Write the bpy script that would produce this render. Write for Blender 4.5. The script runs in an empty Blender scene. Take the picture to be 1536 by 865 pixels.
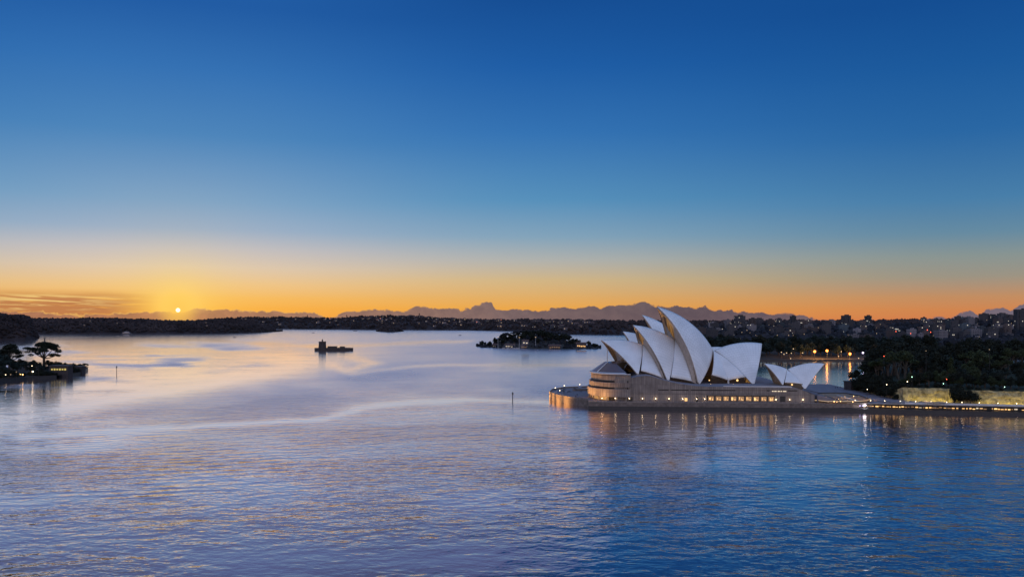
import bpy, bmesh, math, random
from mathutils import Vector, Matrix, noise as mnoise
R = math.radians
random.seed(7)
scene = bpy.context.scene
C = scene.collection

# ------------------------------------------------------------------ camera
CAM_H = 58.0          # camera height above the water
F = 1300.0            # focal length in units of a 1536 px wide frame
HY = 480.0            # row of the true horizon in that frame
cam_d = bpy.data.cameras.new("camera")
cam = bpy.data.objects.new("camera", cam_d); C.objects.link(cam)
cam.location = (0, 0, CAM_H); cam.rotation_euler = (R(90), 0, 0)
cam_d.sensor_width = 36.0
cam_d.lens = 36.0 * F / 1536.0
cam_d.shift_y = (HY - 432.5) / 1536.0
cam_d.clip_start = 1.0; cam_d.clip_end = 80000.0
scene.camera = cam

def at(px, Y, z=0.0): return Vector(((px - 768.0) / F * Y, Y, z))
def zat(py, Y): return CAM_H - (py - HY) / F * Y
def ywater(py, z=0.0): return (CAM_H - z) * F / (py - HY)
def lin(r, g, b):
    def f(c):
        c /= 255.0
        return c / 12.92 if c <= 0.04045 else ((c + 0.055) / 1.055) ** 2.4
    return (f(r), f(g), f(b), 1.0)

# ------------------------------------------------------------------ node helper
class NT:
    def __init__(s, tree): s.t = tree; s.n = tree.nodes; s.l = tree.links
    def node(s, kind, **kw):
        n = s.n.new(kind)
        for k, v in kw.items(): setattr(n, k, v)
        return n
    def put(s, sock, v):
        if isinstance(v, bpy.types.NodeSocket): s.l.new(v, sock)
        elif v is not None: sock.default_value = v
    def m(s, op, a, b=None, c=None, clamp=False):
        n = s.node('ShaderNodeMath', operation=op, use_clamp=clamp)
        s.put(n.inputs[0], a)
        if b is not None: s.put(n.inputs[1], b)
        if c is not None: s.put(n.inputs[2], c)
        return n.outputs[0]
    def vm(s, op, a, b=None):
        n = s.node('ShaderNodeVectorMath', operation=op)
        s.put(n.inputs[0], a)
        if b is not None: s.put(n.inputs[1], b)
        return n.outputs['Value'] if op in ('DOT_PRODUCT', 'LENGTH', 'DISTANCE') else n.outputs[0]
    def mix(s, f, a, b, blend='MIX'):
        n = s.node('ShaderNodeMix', data_type='RGBA', blend_type=blend)
        s.put(n.inputs[0], f); s.put(n.inputs[6], a); s.put(n.inputs[7], b)
        return n.outputs[2]
    def smooth(s, v, lo, hi, a=0.0, b=1.0):
        n = s.node('ShaderNodeMapRange', interpolation_type='SMOOTHSTEP')
        s.put(n.inputs[0], v); s.put(n.inputs[1], lo); s.put(n.inputs[2], hi); s.put(n.inputs[3], a); s.put(n.inputs[4], b)
        return n.outputs[0]
    def lerp(s, v, lo, hi, a=0.0, b=1.0):
        n = s.node('ShaderNodeMapRange')
        s.put(n.inputs[0], v); s.put(n.inputs[1], lo); s.put(n.inputs[2], hi); s.put(n.inputs[3], a); s.put(n.inputs[4], b)
        return n.outputs[0]
    def ramp(s, v, stops):
        n = s.node('ShaderNodeValToRGB'); e = n.color_ramp.elements
        while len(e) > 1: e.remove(e[-1])
        stops = sorted(stops, key=lambda q: q[0])
        e[0].position = stops[0][0]; e[0].color = stops[0][1]
        for p, c in stops[1:]:
            x = e.new(p); x.color = c
        s.put(n.inputs[0], v)
        return n.outputs[0]
    def noise(s, vec, scale, detail=2.0, rough=0.5, dist=0.0, dim='3D'):
        n = s.node('ShaderNodeTexNoise', noise_dimensions=dim)
        s.put(n.inputs['Vector'], vec); n.inputs['Scale'].default_value = scale
        n.inputs['Detail'].default_value = detail; n.inputs['Roughness'].default_value = rough
        n.inputs['Distortion'].default_value = dist
        return n.outputs[0]
    def comb(s, x, y, z):
        n = s.node('ShaderNodeCombineXYZ')
        s.put(n.inputs[0], x); s.put(n.inputs[1], y); s.put(n.inputs[2], z)
        return n.outputs[0]
    def sep(s, v):
        n = s.node('ShaderNodeSeparateXYZ'); s.put(n.inputs[0], v); return n.outputs
    def curve(s, v, pts):
        n = s.node('ShaderNodeFloatCurve'); cu = n.mapping.curves[0]
        pts = sorted(pts)
        cu.points[0].location = pts[0]; cu.points[1].location = pts[-1]
        for p in pts[1:-1]: cu.points.new(*p)
        for p in cu.points: p.handle_type = 'VECTOR'
        n.mapping.update(); s.put(n.inputs[1], v); return n.outputs[0]

def interp_(pts, x):
    if x <= pts[0][0]: return pts[0][1]
    for (a, b), (c, d) in zip(pts, pts[1:]):
        if x <= c: return b + (d-b)*(x-a)/(c-a)
    return pts[-1][1]
# ------------------------------------------------------------------ world: dawn sky
SUN_AZ = math.atan2(267 - 768, F)                 # measured from +Y towards +X
SUN_EL = R(0.62)
SUN = Vector((math.sin(SUN_AZ) * math.cos(SUN_EL), math.cos(SUN_AZ) * math.cos(SUN_EL), math.sin(SUN_EL)))
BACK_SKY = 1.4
def build_world():
    w = bpy.data.worlds.new("World"); scene.world = w; w.use_nodes = True
    nt = NT(w.node_tree); nt.n.clear()
    out = nt.node('ShaderNodeOutputWorld'); bg = nt.node('ShaderNodeBackground')
    nt.l.new(bg.outputs[0], out.inputs[0])
    d = nt.vm('NORMALIZE', nt.node('ShaderNodeTexCoord').outputs['Generated'])
    sx, sy, sz = nt.sep(d)
    az = nt.m('ARCTAN2', sx, sy)
    hl = nt.m('SQRT', nt.m('ADD', nt.m('MULTIPLY', sx, sx), nt.m('MULTIPLY', sy, sy)))
    el = nt.m('DIVIDE', sz, nt.m('MAXIMUM', hl, 0.001))       # tangent of the elevation
    zp = nt.m('SQRT', nt.m('MAXIMUM', sz, 0.0), clamp=True)
    def Z(px, py):
        t = (px - 768) / F; h = math.sqrt(1 + t * t)
        e = (HY - py) / F / h
        return math.sqrt(max(0, e / math.sqrt(1 + e * e)))
    A = [(480, (246,160,62)), (462, (250,178,74)), (446, (247,188,98)), (425, (238,198,140)), (400, (222,202,178)), (372, (194,192,196)),
         (342, (152,176,202)), (300, (122,164,200)), (200, (72,134,190)), (100, (48,114,182)), (0, (28,92,166))]
    B = [(480, (214,122,76)), (464, (212,136,82)), (445, (198,144,100)), (415, (158,150,134)), (385, (138,150,148)), (350, (102,140,164)),
         (300, (72,128,172)), (200, (40,104,166)), (100, (25,90,158)), (0, (17,78,148))]
    M = [(480, (240,150,60)), (462, (238,170,78)), (446, (228,176,104)), (420, (212,184,136)), (390, (178,180,176)), (355, (132,166,190)),
         (300, (86,146,190)), (200, (50,116,182)), (100, (27,94,168)), (0, (17,78,150))]
    top = [(0.605, lin(17,78,148)), (0.70, lin(34,100,172)), (0.82, lin(74,144,208)), (1.0, lin(76,136,200))]  # unseen sky overhead, made lighter for its effect on water and roofs
    ra = nt.ramp(zp, [(Z(267, y), lin(*c)) for y, c in A] + [(0.605, lin(28,92,166)), (0.70, lin(108,122,152)), (0.82, lin(146,140,158)), (1.0, lin(110,128,176))])  # overhead stops here and in the next ramp greyed to tint the water
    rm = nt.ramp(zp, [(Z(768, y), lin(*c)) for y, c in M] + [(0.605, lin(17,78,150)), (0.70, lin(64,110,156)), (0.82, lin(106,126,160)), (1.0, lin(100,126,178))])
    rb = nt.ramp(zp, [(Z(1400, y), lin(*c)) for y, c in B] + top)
    # the sky behind the viewer, lilac and pale, brightened to light the roofs
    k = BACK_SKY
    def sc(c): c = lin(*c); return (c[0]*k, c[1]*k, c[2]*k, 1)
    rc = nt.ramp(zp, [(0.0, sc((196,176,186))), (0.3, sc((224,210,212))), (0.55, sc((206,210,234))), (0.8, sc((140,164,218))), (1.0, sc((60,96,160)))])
    dz = nt.m('ABSOLUTE', nt.m('SUBTRACT', az, SUN_AZ))
    col = nt.mix(nt.smooth(dz, R(2), R(24)), ra, rm)
    col = nt.mix(nt.smooth(dz, R(20), R(50)), col, rb)
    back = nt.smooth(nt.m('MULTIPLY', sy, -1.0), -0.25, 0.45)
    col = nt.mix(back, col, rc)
    # physical sky adds its own faint gradient
    sky = nt.node('ShaderNodeTexSky', sky_type='NISHITA', sun_disc=False, sun_elevation=SUN_EL, sun_rotation=SUN_AZ)
    sk = nt.vm('SCALE', sky.outputs[0]); nt.n[-1].inputs[3].default_value = 0.06
    col = nt.mix(0.04, col, sk)
    # fine uneven tint so the gradient is not perfectly clean
    pn = nt.noise(nt.comb(nt.m('MULTIPLY', az, 3.0), nt.m('MULTIPLY', el, 14.0), 0.0), 1.6, 4.0, 0.55)
    col = nt.mix(0.10, col, nt.mix(pn, (0.75, 0.78, 0.85, 1), (1.25, 1.2, 1.15, 1)), 'MULTIPLY')
    # --- glow and disc of the sun
    cosang = nt.vm('DOT_PRODUCT', d, tuple(SUN))
    ang = nt.m('ARCCOSINE', nt.m('MINIMUM', cosang, 1.0))
    glow = nt.m('EXPONENT', nt.m('MULTIPLY', ang, -1.0 / R(2.1)))
    glow = nt.m('MULTIPLY', glow, nt.smooth(el, 0.0, 0.012, 0.3, 1.0))
    col = nt.mix(nt.m('MULTIPLY', glow, 0.64), col, lin(255, 222, 96))
    # --- streaky high cloud to the left of the sun
    sv = nt.comb(nt.m('MULTIPLY', az, 9.0), nt.m('MULTIPLY', nt.m('ADD', el, nt.m('MULTIPLY', az, 0.018)), 190.0), 0.0)
    s1 = nt.noise(sv, 1.0, 5.0, 0.6, 0.6)
    band = nt.m('MULTIPLY', nt.smooth(el, 0.0, 0.006), nt.smooth(el, 0.020, 0.034, 1.0, 0.0))
    side = nt.smooth(az, SUN_AZ - R(4.5), SUN_AZ - R(0.6), 1.0, 0.0)
    msk = nt.m('MULTIPLY', nt.m('MULTIPLY', band, side), nt.smooth(s1, 0.32, 0.48))
    col = nt.mix(nt.m('MULTIPLY', msk, 0.85), col, lin(182, 116, 78))
    s2 = nt.noise(nt.comb(nt.m('MULTIPLY', az, 12.0), nt.m('MULTIPLY', nt.m('ADD', el, nt.m('MULTIPLY', az, 0.05)), 260.0), 3.3), 1.0, 4.0, 0.6, 0.8)
    lit = nt.m('MULTIPLY', nt.m('MULTIPLY', nt.smooth(el, 0.008, 0.014), nt.smooth(el, 0.022, 0.03, 1.0, 0.0)), nt.smooth(az, R(-30), R(-22.5), 1.0, 0.0))
    lit = nt.m('MULTIPLY', lit, nt.smooth(az, R(-33), R(-27), 0.3, 1.0))
    lit = nt.m('MULTIPLY', lit, nt.smooth(s2, 0.47, 0.58))
    col = nt.mix(nt.m('MULTIPLY', lit, 0.9), col, lin(255, 222, 138))
    # --- bank of cumulus low over the horizon
    prof = [(-60,466),(0,464),(60,466),(120,470),(160,468),(200,467),(240,465),(262,466),(275,464),(290,461),(330,462),(360,464),(400,466),(415,464),(430,468),(450,467),(470,466),(485,473),(492,475),(505,470),(520,465),(535,465),(560,463),
            (580,461.5),(595,465),(610,464),(622,459),(640,457.5),(650,461),(670,462),(690,463),(705,462),(718,455),(730,450.5),(738,452),(743,462),(760,463),(780,461),(800,465),
            (820,464),(838,459),(852,461),(870,460),(890,457),(900,461),(915,457),(930,456),(945,456),(955,453),(968,452),(975,456),(1000,459),(1020,457),(1045,461),
            (1058,458),(1065,463),(1090,465),(1110,467),(1130,466),(1150,469),(1170,467),(1190,470),(1205,470),(1214,476),(1240,478),(1380,480),(1400,475),(1412,472),(1425,476),
            (1440,469),(1455,465),(1470,470),(1482,464),(1495,461),(1505,459),(1515,467),(1522,460),(1532,456),(1560,455),(1600,462)]
    SC = 0.04
    pts = []
    for px, py in prof:
        t = (px - 768) / F; a = math.atan(t); e = (HY - py) / F / math.sqrt(1 + t * t)
        pts.append((a, max(0.0, e / SC)))
    pts = [(-0.65, 0.35)] + pts + [(0.65, 0.3)]
    seg = [-0.65, -0.33, -0.12, 0.03, 0.17, 0.40, 0.65]; top_e = None
    for lo, hi in zip(seg, seg[1:]):
        pp = [(0.0, interp_(pts, lo))] + [((a-lo)/(hi-lo), e) for a, e in pts if lo < a < hi] + [(1.0, interp_(pts, hi))]
        piece = nt.m('MULTIPLY', nt.curve(nt.lerp(az, lo, hi), pp), nt.m('MULTIPLY', nt.m('GREATER_THAN', az, lo), nt.m('LESS_THAN', az, hi)))
        top_e = piece if top_e is None else nt.m('ADD', top_e, piece)
    top_e = nt.m('MULTIPLY', top_e, SC)
    nv = nt.comb(nt.m('MULTIPLY', az, 1.0), nt.m('MULTIPLY', el, 1.3), 0.0)
    n1 = nt.noise(nv, 95.0, 5.0, 0.62, 0.4)
    vo = nt.node('ShaderNodeTexVoronoi'); nt.put(vo.inputs['Vector'], nv); vo.inputs['Scale'].default_value = 105.0
    n0 = nt.noise(nv, 40.0, 3.0, 0.5, 0.0)
    puff = nt.m('ADD', nt.m('MULTIPLY', nt.m('SUBTRACT', n1, 0.5), 0.0090), nt.m('MULTIPLY', nt.m('SUBTRACT', 0.35, vo.outputs[0]), 0.0026))
    edge = nt.m('SUBTRACT', nt.m('ADD', top_e, puff), el)          # > 0 inside the bank
    ahead = nt.m('MULTIPLY', nt.smooth(nt.m('ABSOLUTE', az), 0.60, 0.9, 1.0, 0.0), nt.smooth(sy, 0.0, 0.2))
    cm = nt.m('MULTIPLY', nt.smooth(edge, 0.0, nt.lerp(n0, 0.35, 0.65, 0.0006, 0.0022)), ahead)
    ca = nt.ramp(nt.lerp(az, -0.65, 0.65), [(0.0, lin(150,104,88)), (0.22, lin(186,128,88)), (0.33, lin(154,118,102)), (0.5, lin(114,98,102)), (0.66, lin(88,80,92)), (0.80, lin(112,98,106)), (1.0, lin(104,106,128))])
    n2 = nt.noise(nv, 70.0, 5.0, 0.6, 0.3)
    cc = nt.mix(nt.smooth(n2, 0.3, 0.75), nt.mix(1.0, ca, (0.82,0.84,0.90,1), 'MULTIPLY'), nt.mix(1.0, ca, (1.16,1.12,1.08,1), 'MULTIPLY'))
    low = nt.smooth(edge, 0.0, 0.02)
    cc = nt.mix(nt.m('MULTIPLY', low, 0.35), cc, nt.mix(1.0, ca, (1.25,1.15,1.05,1), 'MULTIPLY'))
    rim = nt.m('MULTIPLY', nt.smooth(edge, 0.0022, 0.0004), nt.smooth(dz, R(1), R(22), 0.85, 0.0))
    cc = nt.mix(rim, cc, lin(255, 196, 96))
    col = nt.mix(nt.m('MULTIPLY', cm, 0.96), col, cc)
    gl2 = nt.m('MULTIPLY', nt.m('EXPONENT', nt.m('MULTIPLY', ang, -1.0 / R(0.7))), nt.smooth(el, 0.004, 0.012, 0.25, 1.0))
    col = nt.mix(nt.m('MULTIPLY', gl2, 0.9), col, (1.25, 0.86, 0.24, 1))
    disc = nt.smooth(ang, R(0.06), R(0.16), 1.0, 0.0)
    col = nt.mix(nt.smooth(ang, R(0.12), R(1.5), 0.80, 0.0), col, lin(255, 196, 84))
    col = nt.mix(disc, col, (2.6, 2.2, 1.4, 1))
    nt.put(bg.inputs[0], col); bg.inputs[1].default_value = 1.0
    try: w.cycles.sampling_method = 'MANUAL'; w.cycles.sample_map_resolution = 2048
    except Exception: pass
build_world()

sun_d = bpy.data.lights.new("sun", 'SUN'); sun_d.energy = 0.11; sun_d.angle = R(58); sun_d.color = (1.0, 0.66, 0.62)
sun_o = bpy.data.objects.new("sun", sun_d); C.objects.link(sun_o)
sun_o.rotation_euler = (-SUN).to_track_quat('-Z', 'Y').to_euler()
vs = scene.view_settings
vs.view_transform = 'Standard'; vs.look = 'None'; vs.exposure = 0.0; vs.gamma = 1.0; vs.use_curve_mapping = False
scene.render.engine = 'CYCLES'
cy = scene.cycles
cy.use_denoising = True; cy.max_bounces = 6; cy.diffuse_bounces = 2; cy.glossy_bounces = 3; cy.transmission_bounces = 3
cy.sample_clamp_indirect = 6.0; cy.sample_clamp_direct = 7.0; cy.caustics_reflective = False; cy.caustics_refractive = False
cy.blur_glossy = 0.3

# ------------------------------------------------------------------ materials
MATS = {}
def mat(name, col=(0.5,0.5,0.5), rough=0.7, metal=0.0, emit=None, estr=1.0, var=0.0, vscale=0.3, bump=0.0, bscale=2.0, spec=0.5):
    if name in MATS: return MATS[name]
    m = bpy.data.materials.new(name); m.use_nodes = True; MATS[name] = m
    nt = NT(m.node_tree); b = nt.n['Principled BSDF']
    b.inputs['Base Color'].default_value = (*col, 1); b.inputs['Roughness'].default_value = rough
    b.inputs['Metallic'].default_value = metal; b.inputs['Specular IOR Level'].default_value = spec
    if var > 0 or bump > 0:
        P = nt.node('ShaderNodeTexCoord').outputs['Object']
        if var > 0:
            n = nt.noise(P, vscale, 6.0, 0.6)
            lo = tuple(c * (1 - var) for c in col) + (1,); hi = tuple(min(1, c * (1 + var)) for c in col) + (1,)
            nt.put(b.inputs['Base Color'], nt.mix(nt.smooth(n, 0.3, 0.7), lo, hi))
        if bump > 0:
            bn = nt.node('ShaderNodeBump'); bn.inputs['Strength'].default_value = 1.0; bn.inputs['Distance'].default_value = bump
            nt.put(bn.inputs['Height'], nt.noise(P, bscale, 4.0, 0.6)); nt.put(b.inputs['Normal'], bn.outputs[0])
    if emit:
        b.inputs['Emission Color'].default_value = (*emit, 1); b.inputs['Emission Strength'].default_value = estr
    return m

GRANITE = (0.240, 0.198, 0.170)
def granite_mat():
    m = bpy.data.materials.new("granite_panels"); m.use_nodes = True; MATS['granite'] = m
    nt = NT(m.node_tree); b = nt.n['Principled BSDF']; b.inputs['Roughness'].default_value = 0.75
    P = nt.node('ShaderNodeTexCoord').outputs['Object']; x, y, z = nt.sep(P)
    v = nt.comb(nt.m('ADD', x, nt.m('MULTIPLY', y, 0.6)), z, 0.0)
    br = nt.node('ShaderNodeTexBrick'); nt.put(br.inputs['Vector'], v)
    br.inputs['Color1'].default_value = (GRANITE[0]*1.1, GRANITE[1]*1.1, GRANITE[2]*1.1, 1)
    br.inputs['Color2'].default_value = (GRANITE[0]*.86, GRANITE[1]*.86, GRANITE[2]*.86, 1)
    br.inputs['Mortar'].default_value = (.10,.075,.065,1)
    br.inputs['Scale'].default_value = 1.0; br.inputs['Mortar Size'].default_value = 0.05
    br.inputs['Brick Width'].default_value = 1.25; br.inputs['Row Height'].default_value = 5.2; br.offset = 0.0
    n = nt.noise(P, 0.12, 6.0, 0.65)
    st = nt.noise(nt.comb(nt.m('MULTIPLY', x, 1.3), nt.m('MULTIPLY', y, 1.3), nt.m('MULTIPLY', z, 0.08)), 1.0, 4.0, 0.6)
    c = nt.mix(1.0, br.outputs[0], nt.mix(nt.smooth(n, 0.3, 0.7), (.78,.76,.76,1), (1.15,1.13,1.1,1)), 'MULTIPLY')
    c = nt.mix(1.0, c, nt.mix(nt.smooth(st, 0.35, 0.62), (.8,.78,.78,1), (1.05,1.05,1.05,1)), 'MULTIPLY')
    nt.put(b.inputs['Base Color'], c)
    return m
granite_mat()

def tile_mat():
    m = bpy.data.materials.new("glazed_white_tile"); m.use_nodes = True; MATS['tile'] = m
    nt = NT(m.node_tree); b = nt.n['Principled BSDF']; b.inputs['Roughness'].default_value = 0.42
    uv = nt.node('ShaderNodeUVMap'); u, v, _ = nt.sep(uv.outputs[0])
    P = nt.node('ShaderNodeTexCoord').outputs['Object']
    n = nt.noise(P, 0.10, 5.0, 0.6)
    # rib strips fan out from the foot, each carries chevron shaped tile lids
    s = nt.m('FRACT', nt.m('MULTIPLY', u, 14.0))
    tri = nt.m('ABSOLUTE', nt.m('SUBTRACT', s, 0.5))
    seam = nt.smooth(tri, 0.45, 0.49)
    lid = nt.m('FRACT', nt.m('ADD', nt.m('MULTIPLY', v, 17.0), nt.m('MULTIPLY', tri, 1.1)))
    lseam = nt.smooth(nt.m('ABSOLUTE', nt.m('SUBTRACT', lid, 0.5)), 0.40, 0.48)
    line = nt.m('MAXIMUM', nt.m('MULTIPLY', seam, 0.55), nt.m('MULTIPLY', lseam, 0.45))
    c = nt.mix(nt.smooth(n, 0.3, 0.7), (0.72, 0.70, 0.665, 1), (0.84, 0.82, 0.785, 1))
    c = nt.mix(line, c, (0.36, 0.33, 0.30, 1))
    nt.put(b.inputs['Base Color'], c)
    nt.put(b.inputs['Roughness'], nt.lerp(line, 0.0, 1.0, 0.38, 0.75))
    return m
tile_mat()

def rib_mat():
    m = bpy.data.materials.new("ribbed_concrete"); m.use_nodes = True; MATS['rib'] = m
    nt = NT(m.node_tree); b = nt.n['Principled BSDF']; b.inputs['Roughness'].default_value = 0.7
    uv = nt.node('ShaderNodeUVMap'); u, v, _ = nt.sep(uv.outputs[0])
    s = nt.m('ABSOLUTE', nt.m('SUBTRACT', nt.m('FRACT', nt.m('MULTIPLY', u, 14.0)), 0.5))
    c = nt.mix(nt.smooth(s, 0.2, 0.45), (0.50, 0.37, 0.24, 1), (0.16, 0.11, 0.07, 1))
    nt.put(b.inputs['Base Color'], c)
    return m
rib_mat()

def glazing_mat(name, base, warm, strength, nst):
    m = bpy.data.materials.new(name); m.use_nodes = True; MATS[name] = m
    nt = NT(m.node_tree); b = nt.n['Principled BSDF']
    uv = nt.node('ShaderNodeUVMap'); u, v, _ = nt.sep(uv.outputs[0])
    s = nt.m('ABSOLUTE', nt.m('SUBTRACT', nt.m('FRACT', nt.m('MULTIPLY', u, nst)), 0.5))
    bar = nt.smooth(s, 0.30, 0.40) if name != 'arch_dark' else nt.smooth(s, 0.46, 0.49, 0.0, 0.3)
    n = nt.noise(nt.comb(nt.m('MULTIPLY', u, 7.0), nt.m('MULTIPLY', v, 3.0), 0.0), 1.0, 3.0, 0.6)
    nt.put(b.inputs['Base Color'], nt.mix(bar, (*base, 1), (0.42, 0.29, 0.16, 1)))
    nt.put(b.inputs['Roughness'], nt.lerp(bar, 0, 1, 0.15, 0.6))
    b.inputs['Emission Color'].default_value = (*warm, 1)
    nt.put(b.inputs['Emission Strength'], nt.m('MULTIPLY', nt.m('SUBTRACT', 1.0, bar), nt.smooth(n, 0.35, 0.7, strength * 0.15, strength)))
    return m
glazing_mat('bronze_glass', (0.10, 0.06, 0.03), (1.0, 0.50, 0.14), 0.40, 9.0)
glazing_mat('arch_dark', (0.012, 0.010, 0.009), (1.0, 0.5, 0.15), 0.02, 5.0)
glazing_mat('foyer_glass', (0.035, 0.028, 0.025), (1.0, 0.55, 0.2), 0.05, 12.0)

mat('concrete', (0.42, 0.33, 0.26), 0.8, var=.15, vscale=.4)
mat('pale_concrete', (0.55, 0.52, 0.50), 0.8, var=.1)
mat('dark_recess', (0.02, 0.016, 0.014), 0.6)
mat('paving', (0.20, 0.17, 0.18), 0.85, var=.18, vscale=.25)
mat('sea_wall', (0.16, 0.125, 0.105), 0.9, var=.3, vscale=.5)
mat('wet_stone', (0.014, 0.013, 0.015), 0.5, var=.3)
mat('soil', (0.035, 0.03, 0.026), 0.95, var=.4, vscale=.02)
mat('turf', (0.018, 0.026, 0.010), 0.95, var=.4, vscale=.2)
mat('bark', (0.07, 0.05, 0.035), 0.9)
mat('bark_pale', (0.055, 0.048, 0.036), 0.9)
mat('leaf_dark', (0.018, 0.022, 0.014), 0.85, var=.5, vscale=.25, spec=.2)
mat('leaf_mid', (0.040, 0.052, 0.022), 0.85, var=.5, vscale=.25, spec=.2)
mat('leaf_blue', (0.024, 0.036, 0.030), 0.85, var=.5, vscale=.25, spec=.2)
mat('wood_far', (0.046, 0.035, 0.034), 0.95, var=.4, vscale=.01, spec=.1)
mat('wood_city', (0.028, 0.030, 0.036), 0.95, var=.4, vscale=.01, spec=.1)
mat('white_paint', (0.28, 0.28, 0.30), 0.5)
mat('dark_metal', (0.04, 0.04, 0.045), 0.5, metal=.3)
mat('grey_metal', (0.25, 0.25, 0.27), 0.5)
mat('hull_dark', (0.03, 0.035, 0.05), 0.5)
mat('cloth_dark', (0.03, 0.03, 0.04), 0.9)
mat('skin', (0.35, 0.2, 0.14), 0.7)
mat('roof_tile', (0.12, 0.06, 0.045), 0.8, var=.2)
mat('brick', (0.18, 0.10, 0.08), 0.85, var=.2)
mat('fort_stone', (0.05, 0.038, 0.036), 0.9, var=.25, vscale=.4)
mat('cliff', (0.36, 0.29, 0.14), 0.95, var=.55, vscale=.35, bump=.5, bscale=.6)
def emat(name, col, s): return mat(name, (0.1,0.1,0.1), .5, emit=col, estr=s)
emat('lamp_white', (1.0, 0.76, 0.46), 30)
emat('lamp_warm', (1.0, 0.56, 0.18), 9)
emat('lamp_orange', (1.0, 0.22, 0.012), 4.5)
emat('lamp_violet', (0.80, 0.60, 1.0), 5)
emat('lamp_green', (0.55, 1.0, 0.75), 5)
emat('lamp_red', (1.0, 0.12, 0.05), 5)
emat('lamp_flood', (0.95, 0.92, 1.0), 90)
emat('lamp_small', (1.0, 0.68, 0.35), 2.2)
emat('window_warm', (1.0, 0.55, 0.18), 1.3)
emat('window_gold', (1.0, 0.58, 0.20), 1.9)
emat('foyer_glow', (1.0, 0.48, 0.14), 0.45)
emat('window_white', (1.0, 0.80, 0.55), 0.9)
emat('window_yellow', (1.0, 0.76, 0.14), 0.6)
emat('window_violet', (0.62, 0.48, 1.0), 1.6)
emat('window_dim', (1.0, 0.50, 0.16), 0.30)
mat('amber_floor', (0.30, 0.17, 0.08), 0.6, var=.5, vscale=.6)
emat('far_light', (1.0, 0.66, 0.36), 0.7)
emat('far_light_red', (1.0, 0.25, 0.12), 2.0)

def facade_mat(name, col, thr, strength, tint):
    m = bpy.data.materials.new(name); m.use_nodes = True; MATS[name] = m
    nt = NT(m.node_tree); b = nt.n['Principled BSDF']; b.inputs['Roughness'].default_value = 0.8
    P = nt.node('ShaderNodeTexCoord').outputs['Object']; x, y, z = nt.sep(P)
    oi = nt.node('ShaderNodeObjectInfo')
    h = nt.m('MULTIPLY', nt.m('ADD', x, y), 1 / 3.2); v = nt.m('MULTIPLY', z, 1 / 3.1)
    fh = nt.m('FRACT', h); fv = nt.m('FRACT', v)
    win = nt.m('MULTIPLY', nt.m('MULTIPLY', nt.m('GREATER_THAN', fh, 0.2), nt.m('LESS_THAN', fh, 0.8)), nt.m('MULTIPLY', nt.m('GREATER_THAN', fv, 0.3), nt.m('LESS_THAN', fv, 0.85)))
    nrm = nt.node('ShaderNodeNewGeometry').outputs['Normal']; nz = nt.sep(nrm)[2]
    win = nt.m('MULTIPLY', win, nt.m('LESS_THAN', nt.m('ABSOLUTE', nz), 0.5))
    wn = nt.node('ShaderNodeTexWhiteNoise', noise_dimensions='4D')
    nt.put(wn.inputs['Vector'], nt.comb(nt.m('FLOOR', h), nt.m('FLOOR', v), 0.0)); nt.put(wn.inputs['W'], oi.outputs['Random'])
    lit = nt.m('MULTIPLY', nt.m('GREATER_THAN', wn.outputs[0], thr), win)
    rnd = nt.lerp(oi.outputs['Random'], 0, 1, 0.6, 1.4)
    base = nt.vm('SCALE', (*col,)); nt.put(nt.n[-1].inputs[3], rnd)
    nt.put(b.inputs['Base Color'], nt.mix(win, base, (0.02, 0.022, 0.028, 1)))
    nt.put(b.inputs['Emission Color'], nt.mix(nt.sep(wn.outputs[1])[0], (*tint, 1), (1.0, 0.9, 0.75, 1)))
    nt.put(b.inputs['Emission Strength'], nt.m('MULTIPLY', lit, strength))
    return m
facade_mat('facade_dark', (0.055, 0.05, 0.055), 0.982, 0.8, (1.0, 0.50, 0.2))
facade_mat('facade_brown', (0.085, 0.06, 0.055), 0.984, 0.8, (1.0, 0.5, 0.2))
facade_mat('facade_pale', (0.20, 0.18, 0.19), 0.986, 0.8, (1.0, 0.6, 0.3))
facade_mat('facade_blue', (0.05, 0.07, 0.085), 0.955, 0.8, (0.7, 0.9, 1.0))

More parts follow.
